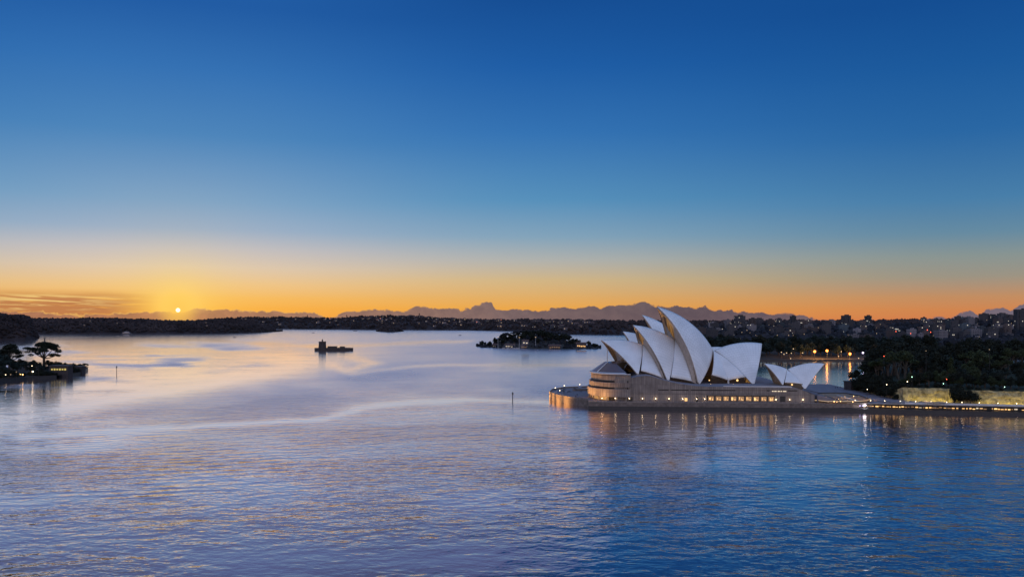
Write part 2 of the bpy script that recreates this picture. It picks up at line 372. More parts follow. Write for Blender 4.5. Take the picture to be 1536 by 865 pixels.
# ------------------------------------------------------------------ mesh helpers
class MB:
    def __init__(s): s.v = []; s.f = []; s.mi = []; s.uv = {}; s.mats = []
    def slot(s, m):
        if m not in s.mats: s.mats.append(m)
        return s.mats.index(m)
    def face(s, idx, m=0, uv=None):
        if uv: s.uv[len(s.f)] = uv
        s.f.append(tuple(idx)); s.mi.append(m)
    def prism(s, pts, z0, z1, m='concrete', top=None, ztop=None):
        n = len(pts); k = len(s.v); a = s.slot(m); b = s.slot(top or m)
        area = sum(pts[i][0]*pts[(i+1)%n][1]-pts[(i+1)%n][0]*pts[i][1] for i in range(n))
        if area < 0: pts = list(reversed(pts))
        for p in pts: s.v.append((p[0], p[1], z0))
        for p in pts: s.v.append((p[0], p[1], z1))
        s.face(range(k+n, k+2*n), b); s.face(reversed(range(k, k+n)), a)
        for i in range(n):
            j = (i+1) % n; s.face((k+i, k+j, k+n+j, k+n+i), a)
    def box(s, c, size, m='concrete', rz=0.0, top=None):
        cx, cy, cz = c; hx, hy, hz = size[0]/2, size[1]/2, size[2]/2
        co, si = math.cos(rz), math.sin(rz)
        pts = [(cx+x*co-y*si, cy+x*si+y*co) for x, y in ((-hx,-hy),(hx,-hy),(hx,hy),(-hx,hy))]
        s.prism(pts, cz-hz, cz+hz, m, top)
    def tube(s, a, b, r0, r1, m='dark_metal', n=8, cap=True):
        a = Vector(a); b = Vector(b); d = (b-a).normalized(); q = d.to_track_quat('Z', 'Y'); k = len(s.v); mi = s.slot(m)
        for p, r in ((a, r0), (b, r1)):
            for i in range(n):
                t = 2*math.pi*i/n; s.v.append(tuple(p + q @ Vector((r*math.cos(t), r*math.sin(t), 0))))
        for i in range(n):
            j = (i+1) % n; s.face((k+i, k+j, k+n+j, k+n+i), mi)
        if cap: s.face(reversed(range(k, k+n)), mi); s.face(range(k+n, k+2*n), mi)
    def lathe(s, c, prof, m, n=12):
        cx, cy, cz = c; k = len(s.v); mi = s.slot(m)
        for r, z in prof:
            for i in range(n):
                t = 2*math.pi*i/n; s.v.append((cx+r*math.cos(t), cy+r*math.sin(t), cz+z))
        for q in range(len(prof)-1):
            for i in range(n):
                j = (i+1) % n; s.face((k+q*n+i, k+q*n+j, k+(q+1)*n+j, k+(q+1)*n+i), mi)
        s.face(reversed(range(k, k+n)), mi); s.face(range(k+(len(prof)-1)*n, k+len(prof)*n), mi)
    def ball(s, c, r, m, n=10, squash=1.0, jit=0.0):
        prof = []
        for i in range(n//2+1):
            a = -math.pi/2 + math.pi*i/(n//2); prof.append((max(0.001*r, r*math.cos(a)), r*math.sin(a)*squash))
        k = len(s.v); s.lathe(c, prof, m, n)
        if jit:
            for i in range(k, len(s.v)):
                x, y, z = s.v[i]; s.v[i] = (x+random.uniform(-jit,jit)*r, y+random.uniform(-jit,jit)*r, z+random.uniform(-jit,jit)*r)
    def build(s, name, parent=None, smooth=False, origin=None):
        me = bpy.data.meshes.new(name)
        o0 = Vector(origin) if origin else Vector((0,0,0))
        me.from_pydata([tuple(Vector(p)-o0) for p in s.v], [], s.f)
        for m in s.mats: me.materials.append(MATS[m])
        if len(s.f): me.polygons.foreach_set('material_index', s.mi)
        if s.uv:
            ul = me.uv_layers.new(name='UVMap')
            for p in me.polygons:
                q = s.uv.get(p.index)
                if q:
                    for li, c in zip(p.loop_indices, q): ul.data[li].uv = c
        if smooth: me.polygons.foreach_set('use_smooth', [True]*len(me.polygons))
        me.update()
        o = bpy.data.objects.new(name, me); C.objects.link(o)
        if origin and parent is None: o.location = o0
        if parent is not None:
            o.parent = parent
            if origin: o.location = o0
        return o
def tag(o, label=None, cat=None, group=None, kind=None):
    if label: o['label'] = label
    if cat: o['category'] = cat
    if group: o['group'] = group
    if kind: o['kind'] = kind
    return o
def empty(name, loc=(0,0,0), label=None, cat=None, group=None):
    o = bpy.data.objects.new(name, None); C.objects.link(o); o.location = loc; o.empty_display_size = 0.5
    return tag(o, label, cat, group)
def kids(o): return [c for c in bpy.data.objects if c.parent == o]
def copy_tree(o, loc=None, rz=None, label=None, scale=None):
    c = o.copy(); C.objects.link(c)
    if loc is not None: c.location = loc
    if rz is not None: c.rotation_euler = (0, 0, rz)
    if scale is not None: c.scale = (scale,)*3 if not hasattr(scale, '__len__') else scale
    if label: c['label'] = label
    for ch in o.children:
        d = ch.copy(); C.objects.link(d); d.parent = c
        for g in ch.children:
            e = g.copy(); C.objects.link(e); e.parent = d
    return c
def interp(pts, x):
    if x <= pts[0][0]: return pts[0][1]
    for (a, b), (c, d) in zip(pts, pts[1:]):
        if x <= c: return b + (d-b)*(x-a)/(c-a)
    return pts[-1][1]
def point(name, loc, energy, col, r=0.4):
    l = bpy.data.lights.new(name, 'POINT'); l.energy = energy; l.color = col; l.shadow_soft_size = r
    o = bpy.data.objects.new(name, l); C.objects.link(o); o.location = loc; return o
ORD = ['first','second','third','fourth','fifth','sixth','seventh','eighth','ninth','tenth','eleventh','twelfth','thirteenth','fourteenth','fifteenth','sixteenth','seventeenth','eighteenth','nineteenth','twentieth']

# ------------------------------------------------------------------ water
def seg_dist(p, a, b):
    ax, ay = a; bx, by = b; px, py = p
    dx, dy = bx-ax, by-ay; L = dx*dx+dy*dy
    t = max(0, min(1, ((px-ax)*dx+(py-ay)*dy)/L)) if L else 0
    return math.hypot(px-ax-t*dx, py-ay-t*dy)
SLICKS = [  # smooth tracks on the harbour: centre line (column, row) in the frame, half width
    ([(-60,652),(60,622),(160,600),(280,582),(360,568),(425,556),(440,546),(418,536)], 13.0, 1.0),
    ([(40,655),(200,645),(330,638),(470,629),(520,620),(540,610),(620,603),(700,599),(790,602),(850,606)], 5.0, 0.95),
    ([(470,518),(520,532),(560,545),(520,556),(500,548)], 3.5, 0.8),
    ([(530,560),(640,548),(760,546),(880,548)], 2.5, 0.45),
    ([(700,512),(560,517),(500,520),(380,516)], 3.0, 0.6),
    ([(-60,600),(80,588),(200,578),(300,566),(380,556)], 10.0, 0.9),
]
def ruffle(px, py):
    """0 = glassy, 1 = ruffled by the breeze"""
    v = 0.30 + 0.55 * max(0.0, min(1.0, (py - 545) / 75.0)) if py > 500 else 0.35
    # the wide calm area in the left distance
    c = max(0.0, min(1.0, (600 - px) / 260.0)) * max(0.0, min(1.0, (580 - (px*0.02) - py) / 26.0))
    v *= 1 - 0.80 * c
    if px < 470 and py > 500:
        yc = interp_([(-60,652),(60,624),(160,605),(280,587),(360,572),(425,558),(446,548)], px) + 2.5*mnoise.noise(Vector((px*0.03, 0, 9.0)))
        ins = max(0.0, min(1.0, (yc-py)/3.0)) * max(0.0, min(1.0, (450 + 6*mnoise.noise(Vector((0, py*.1, 2))) - px)/12.0)) * max(0.0, min(1.0, (py-505)/30.0))
        pat = max(0.0, mnoise.fractal(Vector((px*0.010, py*0.09, 12.0)), 1.0, 2.0, 3))
        v = v*(1-ins) + ins*(0.06 + 0.9*pat)
    for pts, w, amt in SLICKS:
        wob = 2.5*mnoise.noise(Vector((px*0.02, py*0.05, 1.0)))
        dd = min(seg_dist((px*0.22, py+wob), (a[0]*0.22, a[1]), (b[0]*0.22, b[1])) for a, b in zip(pts, pts[1:]))
        v *= 1 - amt*0.92*math.exp(-(dd/w)**2)
    if px > 1120 and py < 590: v *= 0.2
    lee = max(0.0, min(1.0, (px-870)/40.0)) * max(0.0, min(1.0, (700-py)/80.0)) * (1.0 if py > 600 else 0.0)
    v *= 1 - 0.70*lee
    n = mnoise.fractal(Vector((px*0.004, py*0.022, 5.0)), 1.0, 2.0, 4)
    v *= 1 + 0.75*n
    return max(0.0, min(1.0, v))
def build_water():
    rows = []; y = 46.0
    while y < 480:
        rows.append(y); y *= 1.018
    py = 637.0
    while py > 494: rows.append(ywater(py)); py -= 0.9 if py < 660 else 2
    rows = sorted(set(rows + [6000, 8000, 12000, 20000, 34000]))
    cols = [(-2400 + 36*i) for i in range(45)] + [(-780 + 9*i) for i in range(0, 175)] + [(800 + 60*i) for i in range(0, 30)]
    V = []; Fc = []; att = []
    for Y in rows:
        for cx in cols:
            X = cx / F * Y; V.append((X, Y, 0.0))
            px = cx + 768; pyy = HY + CAM_H*F/Y
            att.append(ruffle(px, pyy))
    nc = len(cols)
    for i in range(len(rows)-1):
        for j in range(nc-1):
            a = i*nc+j; Fc.append((a, a+1, a+nc+1, a+nc))
    # near apron behind and around the viewer
    k = len(V)
    far = 34000*2.2
    Y0 = rows[0]
    for p in ((-far, -6000, -0.01), (far, -6000, -0.01), (far, 36000, -0.3), (-far, 36000, -0.3)): V.append(p); att.append(0.9)
    Fc.append((k, k+1, k+2, k+3))
    V = V[:k] + [(x, y, -0.6) for x, y, z in V[k:]]
    me = bpy.data.meshes.new('water'); me.from_pydata(V, [], Fc)
    a = me.attributes.new('ruffle', 'FLOAT', 'POINT'); a.data.foreach_set('value', att)
    me.polygons.foreach_set('use_smooth', [True]*len(me.polygons))
    o = bpy.data.objects.new('water', me); C.objects.link(o)
    tag(o, 'rippled harbour water reflecting the dawn sky', 'water', kind='structure')
    m = bpy.data.materials.new('harbour_water'); m.use_nodes = True; me.materials.append(m)
    nt = NT(m.node_tree); b = nt.n['Principled BSDF']
    b.inputs['Base Color'].default_value = (0.018, 0.026, 0.05, 1); b.inputs['IOR'].default_value = 1.5
    gl = nt.node('ShaderNodeBsdfGlossy'); gl.inputs['Color'].default_value = (1.0, 0.94, 0.93, 1); mx = nt.node('ShaderNodeMixShader')
    nt.l.new(b.outputs[0], mx.inputs[1]); nt.l.new(gl.outputs[0], mx.inputs[2]); nt.l.new(mx.outputs[0], nt.n['Material Output'].inputs[0])
    ge = nt.node('ShaderNodeNewGeometry').outputs['Position']
    at_ = nt.node('ShaderNodeAttribute', attribute_name='ruffle').outputs['Fac']
    x, y, z = nt.sep(ge)
    dist = nt.vm('LENGTH', ge)
    # crests lie roughly across the view, swell runs a little slantwise
    def wave(sx, sy, rot, scale, det, w):
        co, si = math.cos(R(rot)), math.sin(R(rot))
        u = nt.m('ADD', nt.m('MULTIPLY', x, co*sx), nt.m('MULTIPLY', y, si*sx))
        v = nt.m('ADD', nt.m('MULTIPLY', x, -si*sy), nt.m('MULTIPLY', y, co*sy))
        return nt.noise(nt.comb(u, v, w), scale, det, 0.55, 0.25)
    swell = wave(0.60, 1.0, 14, 0.095, 2.0, 0.0)
    chop = wave(0.68, 1.0, -8, 0.25, 2.5, 3.0)
    rip = wave(0.75, 1.0, 10, 0.85, 2.0, 7.0)
    train = nt.m('SINE', nt.m('ADD', nt.m('MULTIPLY', nt.m('ADD', nt.m('MULTIPLY', x, -0.30), nt.m('MULTIPLY', y, 0.95)), 0.72), nt.m('MULTIPLY', wave(1, 1, 0, 0.02, 2.0, 1.0), 14.0)))
    tm = nt.m('MULTIPLY', nt.smooth(wave(0.6, 1.0, 20, 0.008, 2.0, 9.0), 0.42, 0.60), nt.smooth(x, -60, -130))
    h = nt.m('ADD', nt.m('MULTIPLY', swell, 1.7), nt.m('MULTIPLY', chop, 1.25))
    h = nt.m('ADD', h, nt.m('MULTIPLY', rip, 0.17))
    h = nt.m('ADD', h, nt.m('MULTIPLY', nt.m('MULTIPLY', train, tm), 0.26))
    bn = nt.node('ShaderNodeBump'); bn.inputs['Distance'].default_value = 0.62
    gust = nt.m('MULTIPLY', nt.smooth(wave(0.45, 1.0, 12, 0.018, 4.0, 21.0), 0.34, 0.66, 0.45, 1.25), nt.smooth(wave(0.5, 1.0, -10, 0.05, 3.0, 31.0), 0.35, 0.65, 0.75, 1.15))
    nt.put(bn.inputs['Strength'], nt.m('MULTIPLY', nt.lerp(at_, 0, 1, 0.10, 0.98), gust, clamp=True))
    nt.put(bn.inputs['Height'], h); nt.put(b.inputs['Normal'], bn.outputs[0])
    ro = nt.lerp(at_, 0, 1, 0.02, 0.05)
    ro = nt.m('ADD', ro, nt.m('MULTIPLY', nt.smooth(dist, 300, 480, 0.012, 0.045), 1.0))
    ro = nt.m('ADD', ro, nt.m('MULTIPLY', nt.smooth(dist, 250, 1100), nt.lerp(at_, 0, 1, 0.02, 0.38)))
    nt.put(b.inputs['Roughness'], ro); nt.put(gl.inputs['Roughness'], ro); nt.put(gl.inputs['Normal'], bn.outputs[0])
    lw = nt.node('ShaderNodeLayerWeight'); lw.inputs['Blend'].default_value = 0.5
    nt.put(mx.inputs[0], nt.m('MULTIPLY', nt.smooth(lw.outputs['Facing'], 0.60, 0.90, 0.03, 0.80), nt.lerp(at_, 0, 1, 1.15, 0.78)))
build_water()

# ------------------------------------------------------------------ far land
def forest_blob(mb, c, r, m):
    k = len(mb.v); mi = mb.slot(m); n = 6
    for q, (rr, zz) in enumerate(((0.6,-0.5),(1.0,0.0),(0.8,0.55),(0.3,0.95))):
        for i in range(n):
            t = 2*math.pi*i/n + q*0.5; j = random.uniform(0.72, 1.25)
            mb.v.append((c[0]+r*rr*j*math.cos(t), c[1]+r*rr*j*math.sin(t), c[2]+r*zz*random.uniform(0.75,1.3)))
    for q in range(3):
        for i in range(n):
            j = (i+1) % n; mb.face((k+q*n+i, k+q*n+j, k+(q+1)*n+j, k+(q+1)*n+i), mi)
    mb.face(range(k+3*n, k+4*n), mi)
def land(name, label, shore, skyline, depth, treeh, nblobs, mground, mwood, woodlabel, seed=1, rr=(5, 11), ridge=0.5, x_end_taper=None):
    """Hills from the shoreline (column, row) back over `depth` metres; skyline (column, row) gives the wooded crest."""
    random.seed(seed)
    x0 = shore[0][0]; x1 = shore[-1][0]; nx = max(12, int((x1-x0)/7)); ny = 12
    mb = MB(); g = mb.slot(mground)
    def H(px, f):
        Yf = ywater(interp(shore, px)); Yr = Yf + depth*ridge
        zt = max(1.5, zat(interp(skyline, px), Yr) - treeh)
        p = math.sin(min(1.0, f/ridge)*math.pi/2)**0.8 if f <= ridge else math.cos((f-ridge)/(1-ridge)*math.pi/2)**0.7
        z = zt*p + mnoise.noise(Vector((px*0.03, f*5, seed)))*zt*0.10
        return max(z, -1.0 if f in (0.0, 1.0) else 0.4)
    def pos(px, f):
        Y = ywater(interp(shore, px)) + depth*f
        return at(px, Y, H(px, f))
    for i in range(nx+1):
        px = x0+(x1-x0)*i/nx
        for j in range(ny+1):
            f = j/ny; p = pos(px, f); mb.v.append((p.x, p.y, -1.5 if j in (0, ny) else p.z))
    for i in range(nx):
        for j in range(ny):
            a = i*(ny+1)+j; mb.face((a, a+ny+1, a+ny+2, a+1), g)
    # close the two ends
    for i in (0, nx):
        a = i*(ny+1); idx = list(range(a, a+ny+1)); mb.face(idx if i else reversed(idx), g)
    o = mb.build(name, smooth=False); tag(o, label, 'land', kind='structure')
    wb = MB()
    for _ in range(nblobs):
        px = random.uniform(x0+0.5, x1-0.5)
        f = random.random()**1.1*ridge*1.12 + 0.015
        p = pos(px, f); r = random.uniform(*rr)
        r *= 0.5 + min(1.0, p.z/18.0)*0.5
        forest_blob(wb, (p.x, p.y, p.z + r*random.uniform(0.1, 0.8)), r, mwood)
    for _ in range(int((x1-x0)*1.1)):     # the ragged crest
        px = random.uniform(x0+1, x1-1)
        zt = zat(interp(skyline, px), 1)   # noqa
        f = ridge + random.uniform(-.04, .04); p = pos(px, f)
        if p.z < 10: continue
        r = random.uniform(rr[0]*0.6, rr[1]*0.75)
        forest_blob(wb, (p.x, p.y, p.z + treeh - r*random.uniform(0.8, 1.6)), r, mwood)
    w = wb.build('woodland'); tag(w, woodlabel, 'woodland', kind='stuff')
    return pos

far_sky = [(300,480),(342,476.5),(374,475.2),(430,476),(500,476.8),(541,474.4),(609,473),(650,475.5),(691,478.6),(746,479),(801,479),(855,480),(920,481),(1000,481.5),(1100,481.6),(1300,481.0),(1345,480.2),(1420,479.5),(1600,476)]
far_pos = land('far_hills', 'long low wooded ridge with houses across the harbour', [(300,493),(430,493.4),(560,494.6),(700,495.4),(780,497),(850,501.6),(905,502.5),(1100,503),(1620,503)], far_sky, 1300, 9, 5200, 'wood_far', 'wood_far', 'dark trees covering the far ridge', 2, (5, 10))
head_pos = land('headland', 'dark wooded headland under the rising sun', [(-160,500.6),(0,500.6),(300,500.3),(380,499.2),(418,497.4),(424,496.9)],
     [(-160,474),(0,475),(60,477),(81,478),(130,476.3),(179,477.3),(228,479.4),(262,480.6),(303,480.4),(330,479.4),(365,482),(400,487.5),(417,494),(424,496.2)], 900, 9, 4200, 'wood_far', 'wood_far', 'bushland trees on the headland below the sun', 3, (4, 8), 0.35)
land('near_headland', 'dark wooded headland at left edge', [(-160,511),(0,510),(40,509.4),(54,508.4),(59,507)],
     [(-160,462),(0,469),(32,471.2),(44,474.5),(52,490),(59,505)], 420, 8, 1500, 'wood_far', 'wood_far', 'bushland trees on the headland at left edge', 4, (3, 6), 0.4)
land('small_island', 'small dark low island before the far shore', [(564,497),(585,498.2),(606,497)], [(564,496.6),(572,491.5),(585,490.5),(598,492.5),(606,496.6)], 160, 4, 90, 'wood_far', 'wood_far', 'trees on the small low island', 5, (4, 8), 0.5)

# ------------------------------------------------------------------ houses of the far ridge
def tiny_house(name, m, lightmat, w, d, h, nlit):
    mb = MB(); mb.box((0,0,h/2), (w,d,h), m)
    k = len(mb.v); r = mb.slot('roof_tile'); e = 0.6
    hx, hy = w/2+e, d/2+e
    for p in ((-hx,-hy,h+.02),(hx,-hy,h+.02),(hx,hy,h+.02),(-hx,hy,h+.02),(-hx*.5,0,h+3),(hx*.5,0,h+3)): mb.v.append(p)
    for f in ((0,1,5,4),(1,2,5),(2,3,4,5),(3,0,4),(3,2,1,0)): mb.face([k+i for i in f], r)
    for i in range(nlit):
        mb.box((random.uniform(-w*.3, w*.3), -d/2-0.06, h*random.uniform(.3,.7)), (2.6, 0.1, 2.4), lightmat)
    return mb
hp = []
for k, (m, lm, nl) in enumerate((('facade_dark','far_light',1), ('facade_brown','far_light',2), ('facade_pale','far_light',1), ('facade_dark','lamp_warm',1), ('facade_pale','far_light_red',1))):
    random.seed(20+k)
    mb = tiny_house('hillside_house', m, lm if k != 3 else 'far_light', random.uniform(14,20), 12, random.uniform(7,11), nl)
    hp.append(mb)
random.seed(31)
HL = ['tiny house with a lit window among trees on the far ridge', 'tiny house with two lit windows among trees on the far ridge', 'tiny pale house with a lit window on the far ridge',
      'tiny dark house with a warm lit window on the far ridge', 'tiny pale house with a reddish light on the far ridge']
protos = []
for k in range(150):
    kind = random.choices(range(5), (30, 12, 26, 26, 3))[0]
    px = random.choice([random.uniform(345, 720), random.uniform(560, 905), random.uniform(640, 900)]); f = random.uniform(0.06, 0.5)
    p = far_pos(px, f); p.z += 1.5
    while len(protos) <= kind: protos.append(None)
    if protos[kind] is None:
        o = hp[kind].build('hillside_house'); protos[kind] = o
        tag(o, HL[kind], 'house', 'houses scattered over the far ridge')
    else:
        o = protos[kind].copy(); C.objects.link(o)
    o.location = p; o.rotation_euler = (0, 0, random.uniform(-.5,.5)); s = random.uniform(.8, 1.25); o.scale = (s, s, s)
for k in range(16):
    p = head_pos(random.choice([random.uniform(5, 60), random.uniform(110, 170), random.uniform(60, 400)]), random.uniform(.05,.3)); p.z += 6
    o = protos[0].copy() ; C.objects.link(o); o.location = p; o.scale = (.5,.5,.6)
    tag(o, 'tiny house with a lit window in the bush on the headland', 'house', 'houses on the left headland')
# mast / tall pine tops that stick out over the ridge
for k, (px, top) in enumerate(((629,469.5),(461,472),(520,472))):
    p = far_pos(px, 0.5); mb = MB(); zt = zat(top, p.y)
    mb.tube((0,0,0), (0,0,zt-p.z), 2.2, 1.2, 'wood_far', 6); mb.box((0,0,(zt-p.z)*.8), (7,7,5), 'wood_far')
    o = mb.build('water_tower'); o.location = p
    tag(o, ['slim tower standing highest on the far ridge', 'small tower on the ridge above the island fort', 'small tower on the ridge right of the island fort'][k], 'tower')

# ------------------------------------------------------------------ trees
def make_tree_mesh(kind, seed, leaf='leaf_dark', bark='bark'):
    """unit-ish trees in metres; returns (crown MB, trunk MB)"""
    random.seed(seed); cr = MB(); tr = MB(); li = cr.slot(leaf)
    def leaves(c, rx, ry, rz, n, s):
        for _ in range(n):
            while True:
                d = Vector((random.uniform(-1,1), random.uniform(-1,1), random.uniform(-1,1)))
                if d.length < 1 and d.length > 0.25: break
            p = Vector(c) + Vector((d.x*rx, d.y*ry, d.z*rz))
            a = Vector((random.gauss(0,1), random.gauss(0,1), random.gauss(0,.6))).normalized()
            b = a.cross(Vector((random.gauss(0,1), random.gauss(0,1), random.gauss(0,1)))).normalized()
            q = s*random.uniform(.6, 1.4); k = len(cr.v)
            for e in (a*q, b*q*.7, -a*q, -b*q*.7): cr.v.append(tuple(p+e))
            cr.face((k, k+1, k+2, k+3), li)
    if kind == 'umbrella':      # spreading fig: flat tiers on forking limbs, 36 m wide
        H = 20.0; hub = Vector((0,0,8))
        tr.tube((0,0,-2), hub, 1.6, 1.1, bark, 8)
        for k in range(11):
            a = 2*math.pi*k/11 + random.uniform(-.2,.2); r = random.uniform(9, 15.5) if k % 3 else random.uniform(3,7)
            z = H - 0.030*r*r + random.uniform(-2.6, 1.0)
            e = Vector((r*math.cos(a), r*math.sin(a)*.8, z)); mid = hub.lerp(e, .5) + Vector((0,0,-1.0))
            tr.tube(hub, mid, .55, .35, bark, 6); tr.tube(mid, e, .35, .12, bark, 6)
            for q in range(4):
                c = e + Vector((random.uniform(-3.6,3.6), random.uniform(-3,3), random.uniform(-.6,.8)))
                leaves(c, random.uniform(2.4,4.2), random.uniform(2.4,4), random.uniform(.8,1.3), 150, .45)
        for q in range(34):
            a = random.uniform(0, 2*math.pi); r = 15.5*math.sqrt(random.random())
            leaves((r*math.cos(a), r*math.sin(a)*.8, H-0.030*r*r+random.uniform(-1.8,1.2)), 2.9, 2.7, 1.1, 120, .42)
    elif kind == 'cone':
        tr.tube((0,0,-2), (0,0,20), .6, .12, bark, 6)
        for k in range(26):
            z = 3+17.5*k/26; r = (21-z)*.23+.5; a = random.uniform(0,6.28)
            leaves((r*.5*math.cos(a), r*.5*math.sin(a), z), r*.8, r*.8, 1.3, 80, .45)
    elif kind == 'gum':
        hubs = []
        for k in range(3):
            a = 2*math.pi*k/3+.3; e = Vector((2.6*math.cos(a), 2.6*math.sin(a), 9)); tr.tube((0,0,-2) , e, .5, .32, bark, 6); hubs.append(e)
        for k in range(14):
            a = random.uniform(0,6.28); r = random.uniform(1, 8); e = Vector((r*math.cos(a), r*math.sin(a), 16.5-.05*r*r+random.uniform(-2.5,1.5)))
            tr.tube(hubs[k % 3], e, .25, .08, bark, 5)
            leaves(e, random.uniform(1.8,3.2), random.uniform(1.8,3.2), random.uniform(1,1.8), 150, .4)
    else:                       # round, dense garden tree
        H = 13.0; tr.tube((0,0,-3), (0,0,6), .7, .45, bark, 7)
        for k in range(16):
            a = random.uniform(0,6.28); r = random.uniform(0, 5.6); z = 8.4 + random.uniform(-3.5, 4.2)*(1-r/9)
            e = Vector((r*math.cos(a), r*math.sin(a), z))
            if k % 3 == 0: tr.tube((0,0,5), e, .3, .1, bark, 5)
            leaves(e, random.uniform(1.8,3.3), random.uniform(1.8,3.3), random.uniform(1.4,2.5), 135, .48)
    return cr, tr
PROTO = {}
def tree(kind, loc, s=1.0, rz=0.0, label='', group=None, leaf='leaf_dark', bark='bark', variant=0, name='tree', sz=None):
    key = (kind, leaf, variant)
    sc_ = (s, s, s if sz is None else sz)
    if key not in PROTO:
        cr, tr = make_tree_mesh(kind, 50+variant*7+len(kind), leaf, bark)
        r = empty(name); cr.build('crown', r); tr.build('trunk', r); PROTO[key] = r
        r.location = loc; r.scale = sc_; r.rotation_euler = (0,0,rz)
        if 'group' in r: del r['group']
        tag(r, label, 'tree', group); return r
    r = copy_tree(PROTO[key], loc, rz, label, sc_); r.name = name
    if group: r['group'] = group
    elif 'group' in r: del r['group']
    return r

# ------------------------------------------------------------------ island fort
def fort():
    Y = ywater(525.5); x0 = at(471, Y).x; x1 = at(529, Y).x; cx = at(483.6, Y).x
    t = empty('island_fort', (cx, Y, 0), 'small stone island fort with a round tower and low battery wall in open water', 'fort')
    mb = MB(); L0 = x0-cx; L1 = x1-cx
    pts = [(L0,4),(L0+2,-3),(L0+9,-8),(6,-10),(24,-8),(L1-6,-7),(L1,-3),(L1,6),(L1-5,11),(0,14),(L0+5,10)]
    mb.prism(pts, -1, 5.0, 'fort_stone', 'fort_stone'); mb.build('battery_wall', t)
    mb = MB()
    for a in range(16):
        px = L0+8+a*(L1-L0-14)/15
        if abs(px) < 9: continue
        mb.box((px, -6.6, 5.5), (2.2, .8, 1.0), 'fort_stone')
    mb.build('parapet', t)
    mb = MB(); mb.lathe((0,0,5.01), [(7.4,0),(6.9,7),(6.7,10.6),(7.2,10.8),(7.2,12.2),(6.2,12.2),(6.2,11.4)], 'fort_stone', 24); tw = mb.build('tower', t)
    mb = MB(); mb.lathe((0,0,17.4), [(1.4,0),(1.4,2.4),(1.8,2.5),(.4,4.2)], 'dark_metal', 10); mb.tube((0,0,21), (0,0,24), .12,.08,'dark_metal',5); mb.build('lantern', tw)
    for a in (-1.9, -1.2, -.5):
        mb = MB(); mb.box((7.25*math.cos(a), 7.25*math.sin(a), 12), (1.0, .5, 1.8), 'dark_recess', a+math.pi/2); mb.build('window', tw)
    mb = MB(); mb.box((19, 1, 6.3), (17, 7, 2.6), 'fort_stone'); mb.box((19,1,7.9), (18,8,.6), 'dark_metal'); mb.build('barracks', t)
    mb = MB(); mb.box((38, 1, 6.1), (9, 6, 2.2), 'fort_stone'); mb.box((38,1,7.5), (10,7,.6), 'dark_metal'); mb.build('store_house', t)
fort()

# ------------------------------------------------------------------ harbour craft, beacons
def beacon(px, py, h, label, kind=0):
    Y = ywater(py); mb = MB(); t = empty('channel_beacon', at(px, Y, 0), label, 'beacon')
    mb.tube((0,0,-1), (0,0,h*.72), .32, .28, 'dark_metal', 8); mb.build('pile', t)
    mb = MB(); mb.lathe((0,0,h*.72), [(.9,0),(.9,.15),(.55,.2),(.55,h*.16),(.15,h*.28)], 'dark_metal', 10); mb.build('light_cage', t)
beacon(769, 600.5, 6.2, 'dark channel beacon on a pile left of the rounded stone platform')
beacon(175, 560, 8.5, 'thin channel beacon on a pile right of the tree covered point')
def channel_tower(px, py, h, label):
    Y = ywater(py); t = empty('channel_beacon', at(px, Y, 0), label, 'beacon')
    mb = MB(); mb.lathe((0,0,-1), [(2.6,0),(2.6,2),(1.7,2.2),(1.5,h*.75),(2.1,h*.78),(2.1,h*.82),(1,h*.84),(.9,h)], 'dark_metal', 10); mb.build('tower', t)
channel_tower(67, 512.4, 13, 'squat dark channel marker off the left headland')
def boat(px, py, L, label, big=False, rz=0.0):
    Y = ywater(py); t = empty('ferry' if big else 'motor_boat', at(px, Y, 0), label, 'ferry' if big else 'boat'); t.rotation_euler = (0,0,rz)
    mb = MB(); W = L*.24; h = L*(.075 if big else .12)
    pts = [(-L/2,0),(-L*.42,-W/2),(L*.36,-W/2),(L/2,0),(L*.36,W/2),(-L*.42,W/2)]
    mb.prism(pts, -0.5, h, 'hull_dark', 'grey_metal'); mb.build('hull', t)
    mb = MB(); mb.box((-L*.02,0,h+L*.04), (L*.62, W*.7, L*.08), 'white_paint'); mb.build('cabin', t)
    if big:
        mb = MB(); mb.box((0,0,h+L*.115), (L*.36, W*.55, L*.065), 'white_paint'); mb.build('upper_deck', t)
        mb = MB(); mb.tube((L*.02,0,h+L*.14), (L*.02,0,h+L*.24), L*.022, L*.02, 'hull_dark', 8); mb.build('funnel', t)
        mb = MB()
        for k in range(9): mb.box((-L*.28+k*L*.065, -W*.35-.1, h+L*.045), (L*.03, .15, L*.03), 'window_dim')
        mb.build('window_row', t)
boat(190, 500.8, 46, 'double ended ferry crossing below the left headland', True)
boat(352, 506, 11, 'small motor boat far out under the headland tip')
boat(288, 503.4, 9, 'tiny motor boat moored under the dark headland')
boat(533, 496.4, 22, 'tiny motor boat before the far shore right of the fort')
boat(1110+-420, 503, 12, 'tiny motor boat between small island and harbour peninsula')
boat(470, 499.2, 12, 'tiny motor boat above the island fort')

